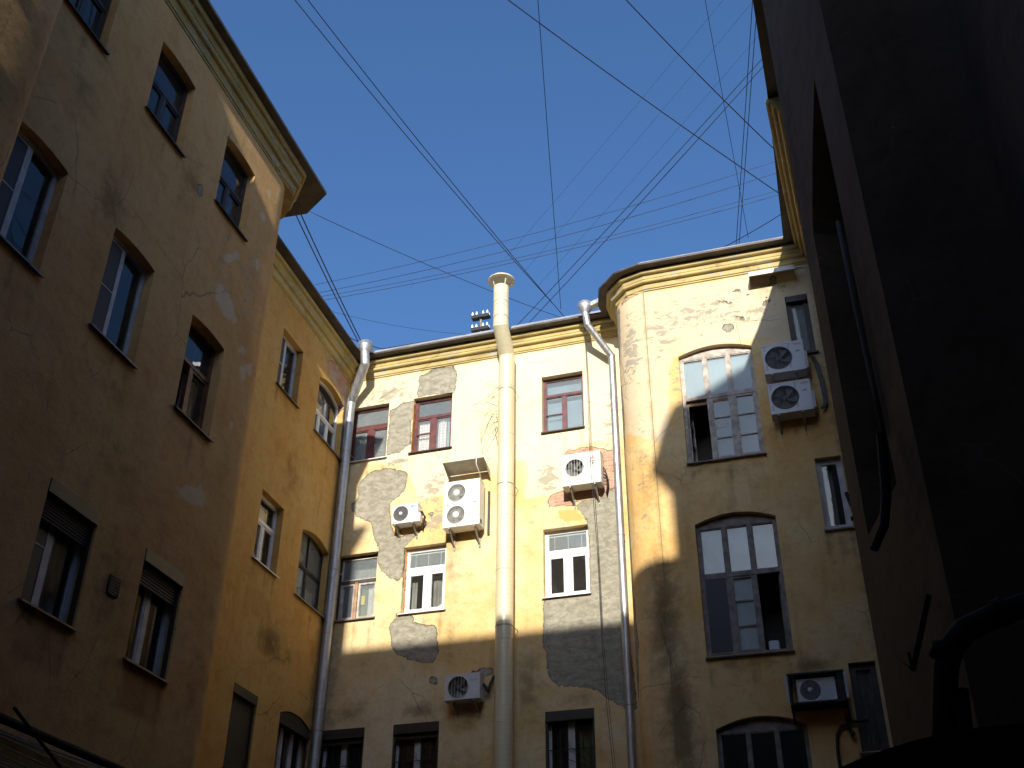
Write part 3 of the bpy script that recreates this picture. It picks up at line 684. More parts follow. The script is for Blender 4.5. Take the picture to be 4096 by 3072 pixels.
# ------------------------------------------------------------------ 2 back wing: set-back left wall + back wall
W2 = root('plaster_building','ochre back wing with inner corner, its wall patched with grey render and half sunlit')
Sop = [(19.0,20.1,15.36,16.94),(21.14,22.7,15.3,16.86,.17),(19.06,20.14,11.02,12.64),(21.16,22.7,11.0,12.6,.16),(19.03,20.05,6.68,8.32),(21.12,22.66,6.68,8.3,.15)]
sx = Sp(15.2); corner = Sp(22.99)
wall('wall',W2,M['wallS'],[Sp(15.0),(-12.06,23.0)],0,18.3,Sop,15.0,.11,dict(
    brick=lambda S,Z:sdf(BRICK_S,S,Z), cement=lambda S,Z:sdf(CEM_S,S,Z),
    dirt=lambda S,Z:np.maximum(blobs([(20.3,9.55,.6,.42,1.0),(21.2,9.5,.35,.3,.5),(20.3,13.6,.5,.7,.45),(22.6,9,.3,2.5,.6),(21.5,7.0,.5,.8,.4),(20,18,2,.3,.3)],S,Z),0),
    panel=lambda S,Z:((S>18.9)&(S<20.1)&(Z>9.9)&(Z<10.4)).astype(float)*.4,
    peel=lambda S,Z:blobs([(21.6,17.6,.9,.4,.5)],S,Z)))
BC = ((-11.95,-10.87),(-10.17,-9.07),(-6.63,-5.54)); BRW = ((15.34,16.97),(11.0,12.68),(6.62,8.38))
Bop = [(a,b_,z0,z1) for (a,b_) in BC for (z0,z1) in BRW]
def bdirt(S,Z):
    d = blobs([(-11.3,8.75,.5,.2,.6),(-9.5,8.65,.5,.2,.8),(-7.0,9.0,.3,.9,.6),(-5.9,8.6,.4,.15,.6),(-8.5,8.4,.5,.3,.55),(-8.9,12.3,.25,1.2,.5),(-11.8,9.5,.2,2.0,.55),(-8.9,10.3,.12,.7,.55),(-10.6,15.1,.6,.1,.4),(-6.1,10.85,.6,.1,.3),(-8.75,7.2,.6,.6,.4),(-6.9,12.8,.2,.4,.3)],S,Z)
    return d
wall('wall',W2,M['wallB'],[(-12.06,23.0),(-4.0,23.0)],0,18.3,Bop,-12.06,.085,dict(
    cement=lambda S,Z:sdf(CEM_B,S,Z), brick=lambda S,Z:sdf(BRICK_B,S,Z), ochre=lambda S,Z:sdf(ORG_B,S,Z),
    pale=lambda S,Z:sdf([[(-12.0,17.8),(-4.2,17.8),(-4.3,15.0),(-5.0,14.9),(-6.8,14.6),(-9.0,14.8),(-11.7,15.2)],[(-10.9,15.3),(-8.9,15.3),(-8.7,14.0),(-9.9,13.9),(-10.2,14.8)],[(-7.0,15.0),(-6.1,14.7),(-6.1,13.6),(-7.1,13.5)]],S,Z),  # upper wall painted paler to carry the sun glare
    peel=lambda S,Z:blobs([(-10.9,17.3,.9,.42,.66),(-11.4,16.9,.4,.4,.6),(-9.5,14.2,.5,.9,.56),(-9.4,13.3,.35,.4,.7),(-6.5,14.0,.35,.5,.75),(-10.5,15.1,.5,.2,.6),(-4.9,15.2,.3,1.5,.5),(-9.0,15.2,.3,.2,.3)],S,Z),
    dirt=bdirt))
bpath = [Sp(15.0),(-12.06,23.0),(-4.0,23.0)]
sweep('cornice',W2,M['cornice'],bpath,CORN); sweep('eave',W2,M['eave'],bpath,EAVE)
sweep('roof',W2,M['roof'],bpath,[(.44,18.36),(.22,18.6),(.05,18.66),(-2.6,19.75)],capends=False)
# left set-back windows
o,w,h = window(W2,FS,19.0,20.1,15.36,16.94,M['offwhite'],lo=(.42,),bw=.05,mull=.07,sill='sillbrown',screen=(('l',0),))
curtain(o,.6,w-.06,.06,h-.06,.4,'curtaingrey',.015)
o,w,h = window(W2,FS,21.14,22.7,15.3,16.86,M['white'],rise=.17,transom=.5,lo=(.33,.66),bw=.05,mull=.07,sill='sill',label='white arched window below the bare brick under the eave'); curtain(o,.08,w-.08,h*.52,h+.05,.45,'curtaingrey',.02)
o,w,h = window(W2,FS,19.06,20.14,11.02,12.64,M['white'],transom=.63,lo=(.5,),bw=.05,sill='sillw'); curtain(o,.06,.5,.08,h*.6,.34,'curtain',.012); curtain(o,.08,w-.08,h*.68,h-.08,.34,'curtain',.012)
o,w,h = window(W2,FS,21.16,22.7,11.0,12.6,M['ironframe'],rise=.16,transom=.56,up=(.5,),lo=(.5,),bw=.045,mull=.05,tw=.05,sash=.03,hbars=0,sill='sill',glaz=M['glassdust'],label='arched window with thin dark iron bars'); curtain(o,w*.6,w-.1,.06,h*.34,.28,'curtain',.005)
o,w,h = window(W2,FS,19.03,20.05,6.68,8.32,M['dkbrown'],lo=(),sill='sillbrown'); shutter(o,w,h,.2,1.4)
o,w,h = window(W2,FS,21.12,22.66,6.68,8.3,M['offwhite'],rise=.15,lo=(.33,.66),arch='panel',sill='sillbrown',bw=.06); shutter(o,w,h,.22,.0,rise=.15)
# back wall windows
o,w,h = window(W2,FB,*BC[0],*BRW[0],M['brown'],transom=.63,lo=(.5,),mull=.16,tw=.13,bw=.06,sash=.03,glaz=M['glassdust'],sill='sillw',dep=.14,label='maroon window half hidden behind the silver downpipe'); curtain(o,.1,.45,.08,h*.55,.4,'curtaingrey')
o,w,h = window(W2,FB,*BC[1],*BRW[0],M['brown'],transom=.66,lo=(.48,),mull=.13,tw=.07,bw=.075,sash=.03,sill='sillbrown',glaz=M['glassold'],screen=(),label='maroon window with a checked white curtain')
curtain(o,.1,.46,.08,h*.6,.30,'plaid',.008); curtain(o,.62,.86,.08,h*.63,.30,'plaid',.022,.09); curtain(o,.86,w-.08,.08,h*.63,.33,'film',.006)
b = MB(); b.box(.075,.46,.13,.16,h*.34,h*.365); b.build('glazing_bar',M['brown'],o)
fo = MB()
for i in range(22):
    z = .05+i*.066; r_ = random.uniform(.012,.03); fo.box(-.03,.0+r_*.6,.02,.12,z,z+random.uniform(.03,.075))
fo.build('mounting_foam',M['foam'],o)
o,w,h = window(W2,FB,*BC[2],*BRW[0],M['brown'],transom=.68,lo=(.5,),mull=.085,tw=.06,bw=.06,sash=.02,sill='sillbrown',sillov=.02,glaz=M['glassold'],label='maroon window with closed plain panes, alone under the cornice')
b = MB(); b.box(.06,w*.5-.04,.15,.18,h*.33,h*.345); b.build('glazing_bar',M['brown'],o); curtain(o,.07,w-.07,.07,h-.07,.34,'panereflect',.002,.5)  # no curtain: this flat sheet carries the painted pane reflection
o,w,h = window(W2,FB,*BC[0],*BRW[1],M['ironframe'],transom=.6,lo=(.46,),mull=.09,tw=.08,bw=.06,sash=.05,sill='sill',glaz=M['glassold'],sashmat=M['oldwood'],skip=(),label='old window with peeling wooden sashes and flowery curtain')
b = MB(); b.box(w*.46-.04,w*.46+.04,.13,.2,.06,h*.58); b.build('mullion',M['barewood'],o)
curtain(o,.56,.78,.1,h*.55,.34,'curtaingreen',.012,.08); curtain(o,.76,w-.07,.1,h*.55,.33,'curtain',.03,.1); curtain(o,.1,w-.1,h*.63,h-.08,.5,'curtaingrey',.004)
b = MB(); wavy(b,.58,.68,.45,.68,.30,.01,.1,6); b.build('cloth',M['yellow'],o)
b = MB(); b.box(.1,.16,.15,.19,.1,.85); b.build('inner_sash',M['oldwood'],o)
o,w,h = window(W2,FB,*BC[1],*BRW[1],M['white'],transom=.66,lo=(.52,),mull=.09,tw=.13,bw=.07,sash=.06,sill='sillw',dep=.17,label='white plastic window with closed blind in its top light, below the tall air conditioner')
slat_blind(o,.085,w-.075,h*.72,h-.13,.235); curtain(o,.58,w-.08,.1,h*.6,.42,'curtaingrey',.02,.07); curtain(o,.1,.24,.1,h*.55,.4,'curtaingrey',.01,.05)
b = MB(); b.box(.86,1.0,.26,.32,.13,.22); b.build('paper_bag',M['bluewhite'],o,bevel=.02)
fo = MB()
for i in range(26):
    z = .03+i*.06; fo.box(.0,random.uniform(.012,.03),.13,.17,z,z+random.uniform(.03,.07))
fo.build('mounting_foam',M['foam'],o)
o,w,h = window(W2,FB,*BC[2],*BRW[1],M['white'],transom=.66,lo=(.5,),mull=.09,tw=.12,bw=.06,sash=.065,sill='sillw',sillov=.03,dep=.17,label='white plastic window set in the grey render, blind in its top light')
slat_blind(o,.075,w-.075,h*.73,h-.12,.235)
for k,(ci,lb) in enumerate(((0,'dark barred window at the foot of the silver downpipe'),(1,'dark barred window between downpipe and cream duct'),(2,'dark barred window below the grey render'))):
    o,w,h = window(W2,FB,*BC[ci],*BRW[2],M['offwhite'],lo=(.48,),mull=.1,bw=.055,sash=.03,sill='sillbrown',dep=.2,label=lb)
    shutter(o,w,h,.22,.12 if ci < 2 else .0); grille(o,w,h,.14)
    if ci == 2: curtain(o,w*.6,w-.08,.06,h*.8,.4,'curtaingreen',.01)

# ------------------------------------------------------------------ 3 stair bay
W3 = root('plaster_building','pale yellow stair bay with rounded corner and tall arched windows')
arc = arc_pts(-3.55,22.19,.85,math.pi,1.5*math.pi,14)
flat_end = (0.40,21.3835+.40*math.tan(R(.8)))
pathW = [(-4.40,23.0)]+arc+[flat_end]
lenW = .81+.85*math.pi/2
Wop = [(-2.86,-1.19,13.03,15.80,.18),(-2.83,-1.16,8.70,11.54,.19),(-2.79,-1.10,4.45,7.28,.2),(-.30,.20,15.38,16.98),(-.21,.32,11.11,12.73),(-.20,.29,6.7,8.34)]
plen = .81+sum(math.hypot(b_[0]-a[0],b_[1]-a[1]) for a,b_ in zip(arc,arc[1:]))
def wpeel(S,Z): 
    return np.clip(np.maximum(blobs([(-4.0,16.3,.4,1.3,.66),(-2.3,16.9,1.7,.7,.52),(-1.2,16.7,.7,.4,.55),(-3.9,13.5,.5,2.2,.36),(-3.2,16.6,.5,.9,.55),(-3.8,11.5,.4,2.0,.34),(-2.9,15.2,.3,.6,.5)],S,Z),.0),0,1)
wall('wall',W3,M['wallW'],pathW,0,18.3,Wop,-3.55-plen,.085,dict(
    cement=lambda S,Z:sdf(CEM_W,S,Z), peel=wpeel, brick=lambda S,Z:sdf([[(-4.3,17.78),(-4.1,17.85),(-3.75,17.86),(-3.6,17.82),(-3.9,17.76),(-4.25,17.7)]],S,Z),
    pale=lambda S,Z:sdf([[(-4.6,17.8),(.4,17.8),(.3,15.2),(-1.0,16.0),(-3.0,15.8),(-3.3,13.5),(-4.4,14.2)]],S,Z),  # bay top and left edge painted paler, as if glaring in sun
    dirt=lambda S,Z:np.maximum.reduce([blobs([(-3.6,9.6,.32,1.5,1.0),(-3.45,7.6,.3,1.6,1.0),(-3.55,5.5,.35,1.5,.9),(-.9,8.35,.4,.16,1.0),(-3.75,12.6,.25,.9,.45),(.36,14,.1,5,.6),(-.6,13.5,.5,.12,.5),(-2,8.5,.8,.12,.6),(-.5,17.3,.6,.2,.55),(-2.6,12.8,1.2,.15,.4)],S,Z),
                           (np.abs(S+3.56)<.05)*.45]))) 
seam = MB(); seam.box(-3.565,-3.55,-.012,.01,3.0,17.8); seam.build('plaster_joint',M['wallK'],W3,(FW.x0,FW.y0,0),FW.a)
carc = arc_pts(-3.50,22.24,.9,math.pi,1.5*math.pi,3)
cpw = [(-4.40,23.0)]+carc+[(0.47,21.3835+.47*math.tan(R(.8)))]
sweep('cornice',W3,M['cornice'],cpw,CORN); sweep('eave',W3,M['eave'],cpw,EAVE)
sweep('roof',W3,M['roof'],cpw[1:],[(.44,18.36),(.22,18.58),(-.3,18.8)],capends=False)
U3 = [('u',0),('u',1),('u',2)]
o,w,h = window(W3,FW,-2.86,-1.19,13.03,15.80,M['oldwood'],rise=.18,arch='panel',transom=.60,up=(.345,.66),lo=(.345,.66),hbars=2,skip=(('l',0),),film=U3+[('l',1),('l',2)],bw=.07,mull=.075,tw=.09,sash=.05,dep=.12,sill='greywood',sillov=.02,glaz=M['glassold'],label='tall arched stair window with its left casement open, upper of the row')
open_sash(o,.08,1,.1,h*.575,.46,.2,84,'oldwood',2)
b = MB(); b.box(w*.345,w*.66,.15,.19,h*.6-.14,h*.6-.05); b.box(.08,w*.345-.04,.2,.24,h*.6-.15,h*.6-.06); b.build('casement_head',M['barewood'],o)
b = MB(); b.quad((w*.42,.158,h*.3),(w*.56,.158,h*.31),(w*.56,.158,h*.35),(w*.42,.158,h*.34)); b.build('paper_note',M['curtain'],o)
o,w,h = window(W3,FW,-2.83,-1.16,8.70,11.54,M['greywood'],rise=.19,arch='panel',transom=.60,up=(.345,.66),lo=(.345,.66),hbars=2,skip=(('l',2),),film=U3+[('l',1)],bw=.07,mull=.08,tw=.09,sash=.045,dep=.12,sill='sillbrown',sillov=.02,glaz=M['glassold'],screen=(('l',0),),screenbar=False,label='tall arched stair window with its right casement open, middle of the row')
[c for c in o.children if c.name.startswith('blind')][0].data.materials[0] = M['filmbright']
open_sash(o,w-.08,-1,.1,h*.575,.46,.2,84,'greywood',2)
b = MB(); b.box(w*.72,w*.84,.25,.4,.08,.3); b.build('paper_bag',M['bluewhite'],o,bevel=.03)
o,w,h = window(W3,FW,-2.79,-1.10,4.45,7.28,M['greywood'],rise=.2,arch='panel',transom=.60,up=(.345,.66),lo=(.345,.66),hbars=2,bw=.06,mull=.055,tw=.08,sash=.035,dep=.12,sill='sillbrown',label='arched stair window with dark panes, cut by the bottom of the picture')
o,w,h = window(W3,FW,-.30,.20,15.38,16.98,M['dkbrown'],lo=(),bw=.075,sash=.05,dep=.1,sill='sillbrown',glaz=M['glassdust'],label='narrow dark framed window beside the upper air conditioner'); curtain(o,.08,.42,.08,h-.2,.3,'curtaingrey',.01)
b = MB(); b.box(.02,.48,.0,.1,h-.16,h-.004); b.build('window_head',M['dkbrown'],o)
o,w,h = window(W3,FW,-.21,.32,11.11,12.73,M['offwhite'],lo=(),bw=.06,sash=.055,dep=.13,sill='sill',sillov=.03,label='narrow white plastic window'); curtain(o,.06,.3,.08,h-.1,.4,'curtaingrey',.006)
o,w,h = window(W3,FW,-.20,.29,6.7,8.34,M['dkbrown'],lo=(),bw=.07,sash=.05,dep=.1,sill='sillbrown',label='narrow dark window behind the black canopy'); curtain(o,.1,.42,.06,h-.1,.22,'curtaingrey',.012,.1)

# ------------------------------------------------------------------ 4 right wing and the yard behind the viewer
W4 = root('plaster_building','near black right wing filling the right edge of the picture')
A0,A1,A2,A3,A4 = (0.40,21.3835+.40*math.tan(R(.8))),(.31,17.0),(.22,13.4),(.93,10.8),(2.3,10.35)
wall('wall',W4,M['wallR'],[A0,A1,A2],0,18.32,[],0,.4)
obl = math.hypot(A3[0]-A2[0],A3[1]-A2[1])
# oblique face with the tall dark niche
nic = (.50,1.86,7.2,11.9,1.7)
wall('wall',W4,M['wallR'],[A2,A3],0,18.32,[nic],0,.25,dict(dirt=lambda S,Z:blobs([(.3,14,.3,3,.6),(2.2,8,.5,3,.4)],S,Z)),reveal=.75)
nb_ = MB(); d = ((A3[0]-A2[0])/obl,(A3[1]-A2[1])/obl); n_ = (d[1],-d[0])
def ob(s,z,dep=0): return (A2[0]+d[0]*s-n_[0]*dep, A2[1]+d[1]*s-n_[1]*dep, z)
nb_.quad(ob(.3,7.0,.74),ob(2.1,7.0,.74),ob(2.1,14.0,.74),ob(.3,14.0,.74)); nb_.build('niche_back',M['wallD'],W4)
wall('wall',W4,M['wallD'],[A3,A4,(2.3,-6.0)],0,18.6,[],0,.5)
rpath = [A0,(.33,19.3),(.27,16.4)]
sweep('cornice',W4,M['cornice_shade'],rpath,CORN)
epath = [(-.11,22.2),(-.115,21.0),(-.02,18.5),(.06,16.2),(.07,14.0),(.12,12.7),(.95,10.4)]
e = MB()
ins = [(.9,22.2),(.9,21.0),(.9,18.5),(.9,16.2),(.9,14.0),(1.0,12.9),(1.5,11.2)]
for i in range(len(epath)-1):
    a,b_ = epath[i],epath[i+1]; c,c2 = ins[i],ins[i+1]
    e.quad((*a,18.302),(*c,18.292),(*c2,18.292),(*b_,18.302)); e.quad((*a,18.302),(*b_,18.302),(*b_,18.352),(*a,18.352)); e.quad((*a,18.352),(*b_,18.352),(*c2,18.75),(*c,18.75))
e.build('eave',M['eave'],W4)
sl = MB(); sl.box(0,.035,-.02,.05,0,6.0)
# building behind the viewer: its stepped skyline shades the court
YR = -5.0
prof = [(-40,0),(-40,17),(-12,17),(-12,27.1),(-6.55,27.1),(-6.55,24.4),(-5.72,24.35),(-6.12,23.85),(-6.12,21.15),(2.11,21.15),(2.11,23.15),(1.70,23.75),(2.02,24.8),(2.2,24.87),(3.64,25.7),(6.2,25.9),(6.2,17),(40,17),(40,0)]
W5 = root('plaster_building','tall stepped building behind the viewer, outside the picture, shading the court',(0,YR-4,0))
b = MB(); D = 8.0
P0 = [(x,4.0,z) for x,z in prof]; P1 = [(x,4.0-D,z) for x,z in prof]
tri = [(-40,-6.12),(-6.12,2.11),(2.11,40)]
HX0,HX1 = -9.4,-6.87
b.poly([(-40,4,0),(HX0,4,0),(HX0,4,27.1),(-12,4,27.1),(-12,4,17),(-40,4,17)])
b.poly([(HX1,4,0),(-6.12,4,0),(-6.12,4,21.15),(-6.12,4,23.85),(-5.72,4,24.35),(HX1,4,24.4)])
for za,zb_ in ((0,16.1),(16.95,17.45),(18.45,18.85),(19.35,27.1)): b.quad((HX0,4,za),(HX1,4,za),(HX1,4,zb_),(HX0,4,zb_))
for za,zb_ in ((16.1,16.95),(17.45,18.45),(18.85,19.35)):
    for k in range(int((zb_-za)/.12)): b.quad((HX0,4,za+.12*k+.05),(HX1,4,za+.12*k+.05),(HX1,4,za+.12*k+.12),(HX0,4,za+.12*k+.12))  # added unseen slats that thin the sun reaching the near block
b.poly([(-6.12,4,0),(2.11,4,0),(2.11,4,21.15),(-6.12,4,21.15)])
b.poly([(2.11,4,0),(40,4,0),(40,4,17),(6.2,4,17),(6.2,4,25.9),(3.64,4,25.7),(2.2,4,24.87),(2.02,4,24.8),(1.70,4,23.75),(2.11,4,23.15),(2.11,4,21.15)])
for i in range(len(prof)-1): b.quad(P0[i],P0[i+1],(P0[i+1][0],2.5,P0[i+1][2]),(P0[i][0],2.5,P0[i][2]))
b.build('wall',M['wallK'],W5)
for gx in (-10,-7.5,-4.5,-1.5):
    for gz in ((6.5,11) if gx < -7 else (6.5,11,15.4)):
        q = MB(); q.box(gx,gx+1.1,3.99,4.03,gz,gz+1.7); f = q.build('window',M['dkbrown'],W5)
        q = MB(); q.quad((gx+1.04,4.034,gz+.06),(gx+.06,4.034,gz+.06),(gx+.06,4.034,gz+1.64),(gx+1.04,4.034,gz+1.64)); q.build('pane',M['glass'],f)
g = MB(); g.quad((-60,-60,0),(60,-60,0),(60,80,0),(-60,80,0)); tag(g.build('ground',M['grout']),kind='structure')
# ------------------------------------------------------------------ air conditioners
def ac_unit(label, fr, u0, z0, w, h, fans, style, dep=.33, gap=.12, body='ac', panel_x=None, group=None, side_cover=None, brackets=(.16,.8), hub=None, zb=.34, name='air_conditioner', grill='grille', fanr_in=.06):
    root = empty(name, fr.P(u0,z0), fr.a); tag(root,label,'air conditioner',group)
    yf, yb = -(gap+dep), -gap
    b = MB()
    # front with round openings
    fs = sorted(fans,key=lambda f:f[1])
    mrg = .025
    xs0 = min(f[0]-f[2] for f in fs)-mrg; xs1 = max(f[0]+f[2] for f in fs)+mrg
    b.quad((0,yf,0),(xs0,yf,0),(xs0,yf,h),(0,yf,h)); b.quad((xs1,yf,0),(w,yf,0),(w,yf,h),(xs1,yf,h))
    zc = 0
    for (cx,cz,r) in fs:
        a,c = cz-r-mrg, cz+r+mrg
        b.quad((xs0,yf,zc),(xs1,yf,zc),(xs1,yf,a),(xs0,yf,a)); n = 40
        sq = []
        ci = []
        hx0,hx1,hz0,hz1 = xs0-cx,xs1-cx,a-cz,c-cz
        for j in range(n):
            t = 2*math.pi*(j+.5)/n; ct,st = math.cos(t),math.sin(t)
            k = min((hx1/ct if ct > 0 else hx0/ct) if abs(ct) > 1e-6 else 9,(hz1/st if st > 0 else hz0/st) if abs(st) > 1e-6 else 9)
            sq.append((cx+ct*k,yf,cz+st*k)); ci.append((cx+ct*r,yf,cz+st*r))
        for j in range(n):
            j2 = (j+1)%n; b.quad(ci[j],sq[j],sq[j2],ci[j2])
        for (px,pz) in ((xs0,a),(xs1,a),(xs1,c),(xs0,c)):
            # close the square's corners
            near = sorted(range(n),key=lambda j:(sq[j][0]-px)**2+(sq[j][2]-pz)**2)[:2]
            b.poly([sq[near[0]],(px,yf,pz),sq[near[1]]])
        zc = c
    b.quad((xs0,yf,zc),(xs1,yf,zc),(xs1,yf,h),(xs0,yf,h))
    # sides, top, bottom, back
    b.quad((0,yb,0),(0,yf,0),(0,yf,h),(0,yb,h)); b.quad((w,yf,0),(w,yb,0),(w,yb,h),(w,yf,h)); b.quad((0,yf,h),(w,yf,h),(w,yb,h),(0,yb,h)); b.quad((0,yb,0),(w,yb,0),(w,yf,0),(0,yf,0)); b.quad((w,yb,0),(0,yb,0),(0,yb,h),(w,yb,h))
    # top lid lip and base lip
    b.box(-.006,w+.006,yf-.006,yb+.004,h-.035,h+.004); b.box(-.003,w+.003,yf-.004,yb+.002,-.004,.022)
    body_o = b.build('body',M[body],root)
    for (cx,cz,r) in fs:
        c = MB(); c.lathe([(r,0),(r,.11),(.0001,.11)],(cx,yf,cz),32,'y'); co = c.build('fan_cavity',M['fan'],root)
        f = MB()
        for k in range(5):
            a = 2*math.pi*k/5+.3; P = []
            for t in np.linspace(.22,.95,6):
                tw = a+.55*t
                P.append(((cx+r*t*math.cos(tw),yf+.035,cz+r*t*math.sin(tw)),(cx+r*t*math.cos(tw+.75),yf+.09,cz+r*t*math.sin(tw+.75))))
            for (p,q),(p2,q2) in zip(P,P[1:]): f.quad(p,p2,q2,q,True)
        f.lathe([(.0001,.03),(r*.2,.03),(r*.24,.10)],(cx,yf,cz),16,'y'); f.build('fan',M['fanmid'],co)
        g = MB()
        g.lathe([(r+.012,-.002),(r+.006,-.014),(r-.01,-.014),(r-.012,.004)],(cx,yf,cz),40,'y')
        if style == 'radial':
            for k in range(28):
                a = 2*math.pi*k/28; g.bar((cx+.05*math.cos(a),yf-.01,cz+.05*math.sin(a)),(cx+r*math.cos(a),yf-.008,cz+r*math.sin(a)),.006,.006)
            for q in (.4,.6,.8): g.lathe([(r*q+.002,-.012),(r*q-.002,-.012)],(cx,yf,cz),32,'y')
        elif style == 'vertical':
            for k in range(7):
                x = cx+r*(-.86+1.72*k/6); hh = math.sqrt(max(0,r*r-(x-cx)**2)); g.bar((x,yf-.01,cz-hh),(x,yf-.01,cz+hh),.006,.006)
        elif style == 'rings':
            for q in np.linspace(.22,.96,13): g.lathe([(r*q+.0035,-.012),(r*q-.0035,-.012)],(cx,yf,cz),36,'y')
            for k in range(6):
                a = 2*math.pi*k/6+.2; g.bar((cx,yf-.01,cz),(cx+r*math.cos(a),yf-.008,cz+r*math.sin(a)),.007,.007)
        elif style == 'mesh':
            for k in range(17):
                q = r*(-.94+1.88*k/16); hh = math.sqrt(max(0,r*r-q*q)); g.bar((cx-hh,yf-.01,cz+q),(cx+hh,yf-.01,cz+q),.0045,.0045)
                if k%3 == 1: g.bar((cx+q,yf-.012,cz-hh),(cx+q,yf-.012,cz+hh),.0045,.0045)
        go = g.build('fan_guard',M[grill],root)
        if hub:
            q = MB(); q.lathe([(.0001,-.024),(hub*.9,-.022),(hub,-.010),(hub,.0)],(cx,yf,cz),20,'y'); q.build('hub',M['ac' if body != 'acshade' else 'acshade'],go)
    if side_cover:
        c = MB(); z_a,z_b,d_ = side_cover; c.box(w,w+d_,yf+.05,yb-.05,z_a,z_b); c.build('valve_cover',M[body],root,bevel=.015)
    if brackets:
        for t in brackets:
            x = w*t; k = MB()
            k.box(x-.02,x+.02,yf+.01,-.002,-.038,-.005); k.box(x-.02,x+.02,-.03,-.002,-zb-.06,-.005)
            k.bar((x,yf+.05,-.02),(x,-.03,-zb),.036,.022); k.box(x-.024,x+.024,-.012,-.001,-zb-.09,-zb-.03)
            k.build('bracket',M['bracket'],root)
    return root, yf

# tall double fan unit
a,yf = ac_unit('tall white double-fan air conditioner hung under a tin canopy',FB,-9.01,12.84,.93,1.21,[(.33,.31,.235),(.33,.90,.235)],'radial',hub=.078,brackets=(.17,.86),zb=.34,dep=.34,gap=.12)
text_mesh('SANYO',M['red'],.055,a,(.76,yf-.002,1.11),xs=1.25,bold=.001)
q = MB()
for x in (.08,.77): q.box(x,x+.065,yf-.004,yf,.585,.605)
q.box(.93,.936,yf+.06,yf+.16,.05,.16); q.build('vent_slot',M['black'],a)
q = MB(); q.box(.735,.936,yf-.006,yf+.12,.02,.185); q.build('valve_cover',M['ac'],a,bevel=.008)
# three-diamond unit
a,yf = ac_unit('white air conditioner with a red three-diamond mark on bare brick beside the bright downpipe',FB,-6.02,13.51,.95,.83,[(.315,.45,.235)],'vertical',body='acold',brackets=(.2,.83),zb=.32,dep=.33,gap=.12)
q = MB()
cx,cz,s_ = .76,.665,.062
for k in range(3):
    an = R(90+120*k); ca,sa = math.cos(an),math.sin(an); px,pz = -sa,ca
    q.poly([(cx,yf-.002,cz),(cx+ca*s_*.5+px*s_*.29,yf-.002,cz+sa*s_*.5+pz*s_*.29),(cx+ca*s_,yf-.002,cz+sa*s_),(cx+ca*s_*.5-px*s_*.29,yf-.002,cz+sa*s_*.5-pz*s_*.29)])
q.build('emblem',M['red'],a)
text_mesh('MITSUBISHI',M['black'],.036,a,(.76,yf-.002,.575),xs=1.0,bold=.0008); text_mesh('HEAVY INDUSTRIES',M['black'],.015,a,(.76,yf-.002,.548),xs=1.2)
q = MB(); q.box(.735,.81,yf-.003,yf,.50,.525); q.build('handle',M['black'],a)
q = MB(); q.box(.06,.57,yf-.012,yf,.185,.2); q.box(.06,.07,yf-.004,yf,.2,.70); q.box(.06,.57,yf-.004,yf,.695,.705); q.box(.56,.57,yf-.004,yf,.2,.70)
q.box(.85,.953,yf-.004,yf+.02,.1,.27); q.box(.63,.634,yf-.003,yf,.02,.79); q.build('panel_trim',M['acold'],a)
q = MB()
for k in range(4):
    q.tube([(.95,-.2,.5-.09*k),(1.0+.02*k,-.17,.42-.08*k),(1.02+.01*k,-.12,.2-.05*k),(.99,-.06,-.02-.05*k),(.97,-.03,-.12)],.014,8)
q.build('refrigerant_hose',M['hosedk'],a)
# small MDV unit
a,yf = ac_unit('small white air conditioner with blue lettering on the grey render',FB,-10.39,13.175,.67,.49,[(.225,.255,.19)],'rings',body='acb',hub=.045,brackets=(.12,.8),zb=.22,dep=.27,gap=.1,side_cover=(.02,.25,.05),grill='grilledk')
text_mesh('MDV',M['blue'],.085,a,(.55,yf-.009,.405),xs=.8,bold=.004)
q = MB(); q.box(.475,.625,yf-.009,yf-.006,.352,.357); q.build('lettering_underline',M['blue'],a)
q = MB(); q.box(.455,.635,yf-.004,yf,.03,.45); q.build('front_panel',M['ac'],a,bevel=.004)
q = MB()
for k in range(4): q.tube([(.68,-.22,.33-.03*k),(.74+.012*k,-.2,.30-.03*k),(.77+.01*k,-.15,.18),(.75-.01*k,-.1,.02),(.70,-.04,-.05-.03*k)],.013,8)
q.build('refrigerant_hose',M['hosedk'],a)
# shaded lower unit
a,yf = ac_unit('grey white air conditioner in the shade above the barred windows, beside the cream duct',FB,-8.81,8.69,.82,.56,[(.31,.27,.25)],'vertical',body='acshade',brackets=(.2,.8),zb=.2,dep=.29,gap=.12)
q = MB(); q.box(.585,.80,yf-.005,yf,.05,.525); q.build('front_panel',M['acshade'],a,bevel=.004)
text_mesh('GENERAL',M['black'],.032,a,(.68,yf-.007,.40),xs=1.1)
q = MB()
for k in range(2): q.tube([(.82,-.2,.36),(.9,-.2,.28-.05*k),(.93,-.17,.2),(.95,-.12,.35),(1.02,-.06,.55),(1.12,-.03,.62)],.03,10)
q.build('refrigerant_hose',M['hosedk'],a)
